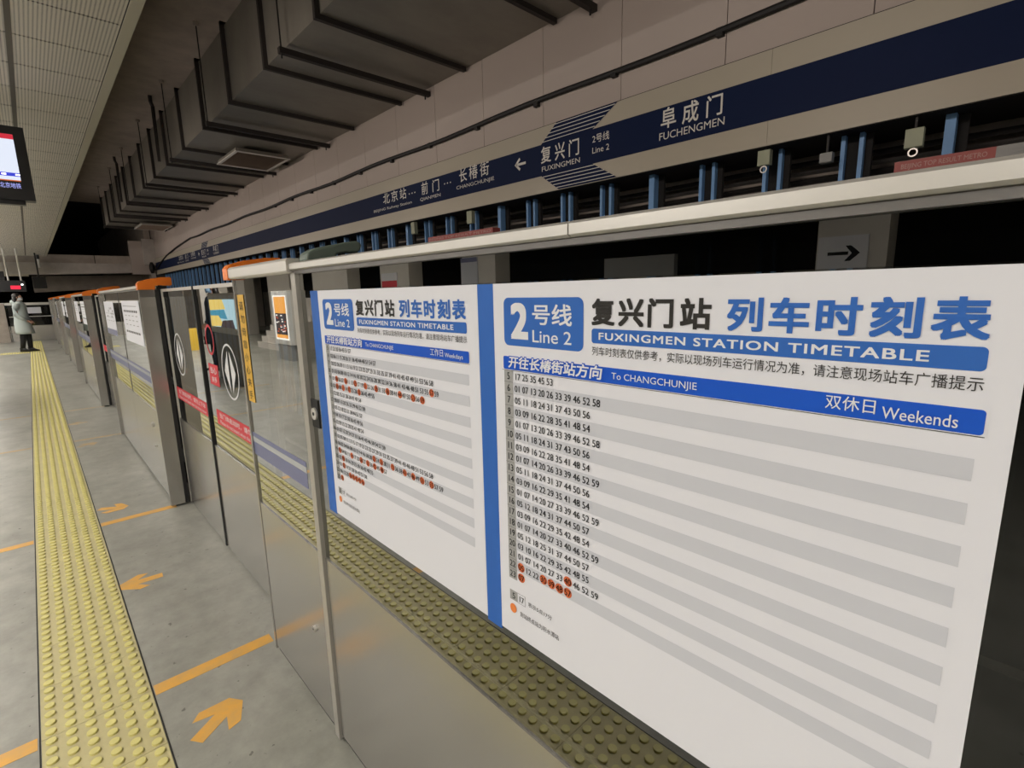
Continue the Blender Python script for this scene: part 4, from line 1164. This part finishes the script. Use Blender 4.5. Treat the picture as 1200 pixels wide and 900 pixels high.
# ================================================================= PEOPLE
def person(x, y, face, name, label, coat_m, mask_m, hood=True, height=1.64):
    """face: heading angle of the gaze"""
    t = thing('person', label, 'person', (x, y, 0.011))
    s = height / 1.68
    c, sn = math.cos(face), math.sin(face)
    def W_(f, l, h):            # forward, left, up
        return ((f * c - l * sn) * s, (f * sn + l * c) * s, h * s)
    V = []; E = []; Rr = []
    def add(f, l, h, r, p=None):
        V.append(W_(f, l, h)); Rr.append(r * s)
        if p is not None: E.append((p, len(V) - 1))
        return len(V) - 1
    pel = add(0, 0, 0.93, 0.13)
    ch = add(0.0, 0, 1.12, 0.12, pel); ch2 = add(0.0, 0, 1.32, 0.13, ch)
    nk = add(0.0, 0, 1.44, 0.05, ch2); hd = add(0.015, 0, 1.52, 0.07, nk); h2 = add(0.02, 0, 1.60, 0.088, hd); h3 = add(0.01, 0, 1.65, 0.06, h2)
    for sd in (1, -1):
        hp = add(0, 0.09 * sd, 0.86, 0.085, pel)
        kn = add(0.02 + 0.03 * sd, 0.09 * sd, 0.48, 0.058, hp)
        an = add(-0.01 + 0.06 * sd, 0.09 * sd, 0.10, 0.042, kn)
        add(0.02 + 0.06 * sd, 0.09 * sd, 0.045, 0.04, an)
        sh = add(0.0, 0.16 * sd, 1.36, 0.05, ch2)
        el = add(-0.02, 0.225 * sd, 1.09, 0.030, sh)
        wr_ = add(0.13, 0.10 * sd, 0.90, 0.032, el)
        pm = add(0.19, 0.075 * sd, 0.87, 0.036, wr_)
        for q in range(4):
            k1 = add(0.225, 0.075 * sd + 0.018 * (q - 1.5), 0.835, 0.010, pm)
            add(0.24 - 0.006 * abs(q - 1.5), 0.07 * sd + 0.018 * (q - 1.5), 0.80, 0.009, k1)
        th = add(0.20, 0.04 * sd, 0.86, 0.011, pm)
        add(0.22, 0.03 * sd, 0.84, 0.009, th)
    me = bpy.data.meshes.new('body'); me.from_pydata(V, E, []); me.materials.append(M['skin'])
    o = bpy.data.objects.new('body', me); COL.objects.link(o); o.parent = t
    sk = o.modifiers.new('skin', 'SKIN'); sk.use_smooth_shade = True
    sl = me.skin_vertices[0].data if me.skin_vertices else None
    if sl is None:
        me.skin_vertices.new() if hasattr(me.skin_vertices, 'new') else None
        sl = me.skin_vertices[0].data
    for i, r in enumerate(Rr): sl[i].radius = (r, r)
    sl[0].use_root = True
    ss = o.modifiers.new('sub', 'SUBSURF'); ss.levels = 1; ss.render_levels = 1
    def ringf(h, rf, rl, off=0.0, lo=0.0, seg=18):
        return [W_(off + rf * math.cos(2 * math.pi * k / seg), lo + rl * math.sin(2 * math.pi * k / seg), h) for k in range(seg)]
    def link(mb, nm, m, par=t, lab=None, smooth=True):
        me = mb.mesh(nm, (0, 0, 0), m, smooth); ob = bpy.data.objects.new(nm, me); COL.objects.link(ob); ob.parent = par
        if lab: ob['label'] = lab
        return ob
    # coat with sleeves
    cm = MB()
    cm.loft([ringf(0.52, 0.205, 0.235, 0.03), ringf(0.60, 0.20, 0.235, 0.02), ringf(0.80, 0.18, 0.225), ringf(1.0, 0.155, 0.205), ringf(1.15, 0.15, 0.205), ringf(1.30, 0.15, 0.215), ringf(1.39, 0.12, 0.19), ringf(1.44, 0.08, 0.10), ringf(1.47, 0.07, 0.075)])
    coat = link(cm, 'coat', coat_m)
    sv = MB()
    for sd in (1, -1):
        path = [(0.0, 0.165, 1.38, 0.085), (-0.01, 0.22, 1.26, 0.080), (-0.03, 0.245, 1.08, 0.068), (0.05, 0.18, 0.98, 0.06), (0.13, 0.11, 0.91, 0.050)]
        rings = []
        for i, (f, l, h, r) in enumerate(path):
            a = path[max(i - 1, 0)]; b = path[min(i + 1, len(path) - 1)]
            d = (Vector(W_(b[0], b[1] * sd, b[2])) - Vector(W_(a[0], a[1] * sd, a[2]))).normalized()
            u = d.cross(Vector((0, 0, 1)))
            if u.length < 0.05: u = Vector((1, 0, 0))
            u.normalize(); v_ = d.cross(u)
            p0 = Vector(W_(f, l * sd, h))
            rings.append([tuple(p0 + u * (r * s * math.cos(2 * math.pi * k / 12)) + v_ * (r * s * math.sin(2 * math.pi * k / 12))) for k in range(12)])
        sv.loft(rings)
    link(sv, 'sleeves', coat_m, coat)
    if hood:
        hm = MB(); hm.ball(W_(-0.09, 0, 1.43), 0.10 * s, 0.10 * s, 0.085 * s); link(hm, 'hood', coat_m, coat)
    # trousers and boots
    for sd in (1, -1):
        tr = MB()
        def leg_ring(f, l, h, r, seg=12): return [W_(f + r * math.cos(2 * math.pi * k / seg), l + r * math.sin(2 * math.pi * k / seg), h) for k in range(seg)]
        tr.loft([leg_ring(-0.01 + 0.06 * sd, 0.09 * sd, 0.10, 0.056), leg_ring(0.01 + 0.045 * sd, 0.09 * sd, 0.30, 0.066), leg_ring(0.02 + 0.03 * sd, 0.09 * sd, 0.48, 0.074), leg_ring(0.01, 0.09 * sd, 0.70, 0.092), leg_ring(0, 0.08 * sd, 0.90, 0.105)])
        link(tr, 'trouser_leg', M['black_cloth'])
        bt = MB(); f0 = 0.06 * sd
        bt.loft([[W_(f0 - 0.07 + 0.0, 0.09 * sd + a_, b_) for a_, b_ in ((-0.035, 0), (0.035, 0), (0.035, 0.12), (-0.035, 0.12))],
                 [W_(f0 + 0.03, 0.09 * sd + a_, b_) for a_, b_ in ((-0.045, 0), (0.045, 0), (0.04, 0.11), (-0.04, 0.11))],
                 [W_(f0 + 0.10, 0.09 * sd + a_, b_) for a_, b_ in ((-0.045, 0), (0.045, 0), (0.035, 0.055), (-0.035, 0.055))],
                 [W_(f0 + 0.18, 0.09 * sd + a_, b_) for a_, b_ in ((-0.025, 0), (0.025, 0), (0.02, 0.03), (-0.02, 0.03))]])
        link(bt, 'shoe', M['black_plastic'])
    # face
    for sd in (1, -1):
        e = MB(); e.ball(W_(0.103, 0.033 * sd, 1.585), 0.011 * s, 0.011 * s, 0.007 * s, 8, 6); link(e, 'eye', M['ink'])
        e = MB(); e.ball(W_(0.01, 0.090 * sd, 1.565), 0.014 * s, 0.012 * s, 0.026 * s, 8, 6); link(e, 'ear', M['skin'])
    mk = MB()
    mk.loft([[W_(0.05 + 0.058 * math.cos(a_), 0.070 * math.sin(a_), hh) for a_ in [math.radians(-80 + 20 * k) for k in range(9)]] for hh in (1.50, 1.53, 1.565)], caps=False)
    mk2 = MB()
    mk2.loft([[W_(0.035 + (0.062 + b_) * math.cos(a_), (0.068) * math.sin(a_), hh) for a_ in [2 * math.pi * k / 14 for k in range(14)]] for hh, b_ in ((1.485, 0.0), (1.52, 0.012), (1.57, 0.008))])
    link(mk2, 'face_mask', mask_m, lab='face mask over nose and mouth')
    hr = MB(); hr.ball(W_(-0.028, 0, 1.60), 0.098 * s, 0.098 * s, 0.105 * s)
    hr.loft([ringf(1.36, 0.05, 0.085, -0.085), ringf(1.48, 0.065, 0.10, -0.065), ringf(1.60, 0.07, 0.098, -0.045)])
    link(hr, 'hair', M['hair'], lab='long black hair')
    return t
person(-0.22, 20.1, math.radians(-18), 'far', 'person in a pale knee length coat and white mask standing at the far end', M['coat'], M['mask'])
person(-1.32, 11.2, math.radians(5), 'mirrored', 'person in a dark coat and pale blue mask, reflected in the glass doors', M['black_cloth'], M['mask_blue'], hood=False, height=1.70)

# ================================================================= THINGS SEEN ONLY AS REFLECTIONS
def lightbox(x, y0, y1, z0, z1, lab, kind):
    t = thing('light_box', lab, 'advert', (x, (y0 + y1) / 2, 0))
    MB().box(x - 0.16, x, y0 - 0.08, y1 + 0.08, z0 - 0.10, z1 + 0.1).build('casing', M['grille_frame'], t)
    MB().box(x - 0.14, x - 0.02, y0, y1, 0, z0 - 0.10).build('stand', M['scratch'], t)
    P_ = lambda u, v, d: (x + d, u, v)
    w = y1 - y0; h = z1 - z0
    def r_(a, b, c, d, m, dd=0.002, nm='picture_area'):
        rect(MB(), P_, y0 + a * w, y0 + b * w, z0 + c * h, z0 + d * h, dd).build(nm, M[m], t)
    if kind == 'menu':
        r_(0, 1, 0, 1, 'light_ad_white')
        r_(0.07, 0.93, 0.04, 0.97, 'light_ad_dark', 0.004)
        r_(0.07, 0.93, 0.60, 0.97, 'light_ad_orange', 0.006)
        r_(0.07, 0.93, 0.04, 0.12, 'light_ad_orange', 0.006)
        rnd = random.Random(4)
        mb = [MB(), MB()]
        for i in range(26):
            u = rnd.uniform(0.12, 0.80); v = rnd.uniform(0.14, 0.56)
            rect(mb[i % 2], P_, y0 + u * w, y0 + (u + rnd.uniform(.06, .14)) * w, z0 + v * h, z0 + (v + rnd.uniform(.015, .03)) * h, 0.008)
        mb[0].build('printed_marks', M['light_ad_red'], t); mb[1].build('printed_marks', M['light_ad_white'], t)
    else:
        r_(0, 1, 0, 1, 'light_ad_pale')
        mb = poly(MB(), P_, [(y0 + w, z0 + h), (y0 + 0.45 * w, z0 + h), (y0 + 0.35 * w, z0 + 0.66 * h), (y0 + w, z0 + 0.60 * h)], 0.004); mb.build('picture_area', M['light_ad_yellow'], t)
        mb = poly(MB(), P_, [(y0 + w, z0 + 0.60 * h), (y0 + 0.40 * w, z0 + 0.64 * h), (y0 + 0.30 * w, z0 + 0.3 * h), (y0 + w, z0 + 0.36 * h)], 0.005); mb.build('picture_area', M['light_ad_teal'], t)
        mb = poly(MB(), P_, [(y0 + w, z0 + 0.40 * h), (y0 + 0.65 * w, z0 + 0.42 * h), (y0 + 0.45 * w, z0 + 0.05 * h), (y0 + w, z0)], 0.006); mb.build('picture_area', M['light_ad_yellow'], t)
        mb = poly(MB(), P_, [(y0 + 0.5 * w, z0 + 0.25 * h), (y0 + 0.1 * w, z0 + 0.30 * h), (y0 + 0.05 * w, z0), (y0 + 0.6 * w, z0)], 0.007); mb.build('picture_area', M['light_ad_dark'], t)
    return t
lightbox(-2.93, 11.30, 12.10, z(-0.96), z(0.02), 'lit menu style light box with orange head, seen reflected in the narrow glass pane', 'menu')
lightbox(-1.02, 8.66, 10.15, z(-0.49), z(-0.03), 'lit yellow and blue picture light box, seen reflected in the glass doors', 'picture')
st = thing('stairs', 'flight of pale edged stairs, seen reflected in the narrow glass pane', 'stairs', (-4.0, 16, 0))
for i in range(9):
    MB().box(-3.55 - 0.13 * i - 0.13, -3.55 - 0.13 * i, 13.2, 15.6, 0, 0.15 * (i + 1)).build('step', M['marble'], st)
    MB().box(-3.55 - 0.13 * i - 0.03, -3.545 - 0.13 * i, 13.2, 15.6, 0.15 * (i + 1), 0.15 * (i + 1) + 0.012).build('step_nosing', M['rail'], st)
sg = thing('wet_floor_sign', 'yellow folding floor sign, seen reflected in the far sliding door leaf', 'floor sign', (-1.9, 16.3, 0))
MB().prism([(16.10, 0), (16.14, 0), (16.24, 0.58), (16.21, 0.60)], 'x', -2.05, -1.75).build('front_board', M['cone_yellow'], sg)
MB().prism([(16.34, 0), (16.38, 0), (16.26, 0.60), (16.23, 0.58)], 'x', -2.05, -1.75).build('back_board', M['cone_yellow'], sg)
# platform columns
for i, (y, lab) in enumerate([(19.4, 'white clad platform column reflected in the far sliding door leaf')]):
    t = thing('column', lab, 'column', (-3.2, y, 0))
    MB().box(-3.6, -2.95, y - 0.4, y + 0.4, 0.12, 2.96).build('shaft', M['marble'], t)
    MB().box(-3.65, -2.90, y - 0.45, y + 0.45, 0, 0.12).build('base', M['gap'], t)
hw = thing('wall_sign', 'grey wall board with dark teal header, reflected between the two openings above the left poster', 'sign', (-4.9, 7.4, z(0.4)))
MB().box(-4.9, -4.87, 7.17, 7.64, z(0.10), z(0.62)).build('sign_board', M['stripe'], hw)
MB().box(-4.87, -4.865, 7.17, 7.64, z(0.54), z(0.62)).build('header', M['sheer_blue'], hw)
nb_ = thing('notice_board', 'dim grey board standing in the wide dark opening, reflected left of the arrow sign', 'board', (-5.6, 4.0, 0))
MB().box(-5.7, -5.6, 3.7, 4.9, 0, z(0.47)).build('board', M['hourgrey'], nb_)
# signs on the left wall (reflected)
PL = lambda u, v, d: (-4.9 + d, u, v)
sa = thing('wall_sign', 'white wall sign with a black arrow on the left wall, reflected above the right poster', 'sign', (-4.9, 1.3, z(0.2)))
MB().box(-4.9, -4.87, 1.26, 1.69, z(0.10), z(0.47)).build('sign_board', M['paper'], sa)
ar = MB(); rect(ar, PL, 1.42, 1.60, z(0.285), z(0.318), 0.032); poly(ar, PL, [(1.40, z(0.375)), (1.32, z(0.30)), (1.40, z(0.225)), (1.45, z(0.225)), (1.39, z(0.30)), (1.45, z(0.375))], 0.032)
ar.build('arrow', M['ink'], sa)
s2 = thing('wall_sign', 'small white and red wall sign, reflected above the left poster', 'sign', (-4.9, 10.4, z(0.3)))
MB().box(-4.9, -4.87, 9.95, 10.6, z(0.15), z(0.46)).build('sign_board', M['paper'], s2)
MB().box(-4.87, -4.865, 9.95, 10.6, z(0.15), z(0.29)).build('red_half', M['red'], s2)

for o in bpy.data.objects:
    if '_o' in o: del o['_o']
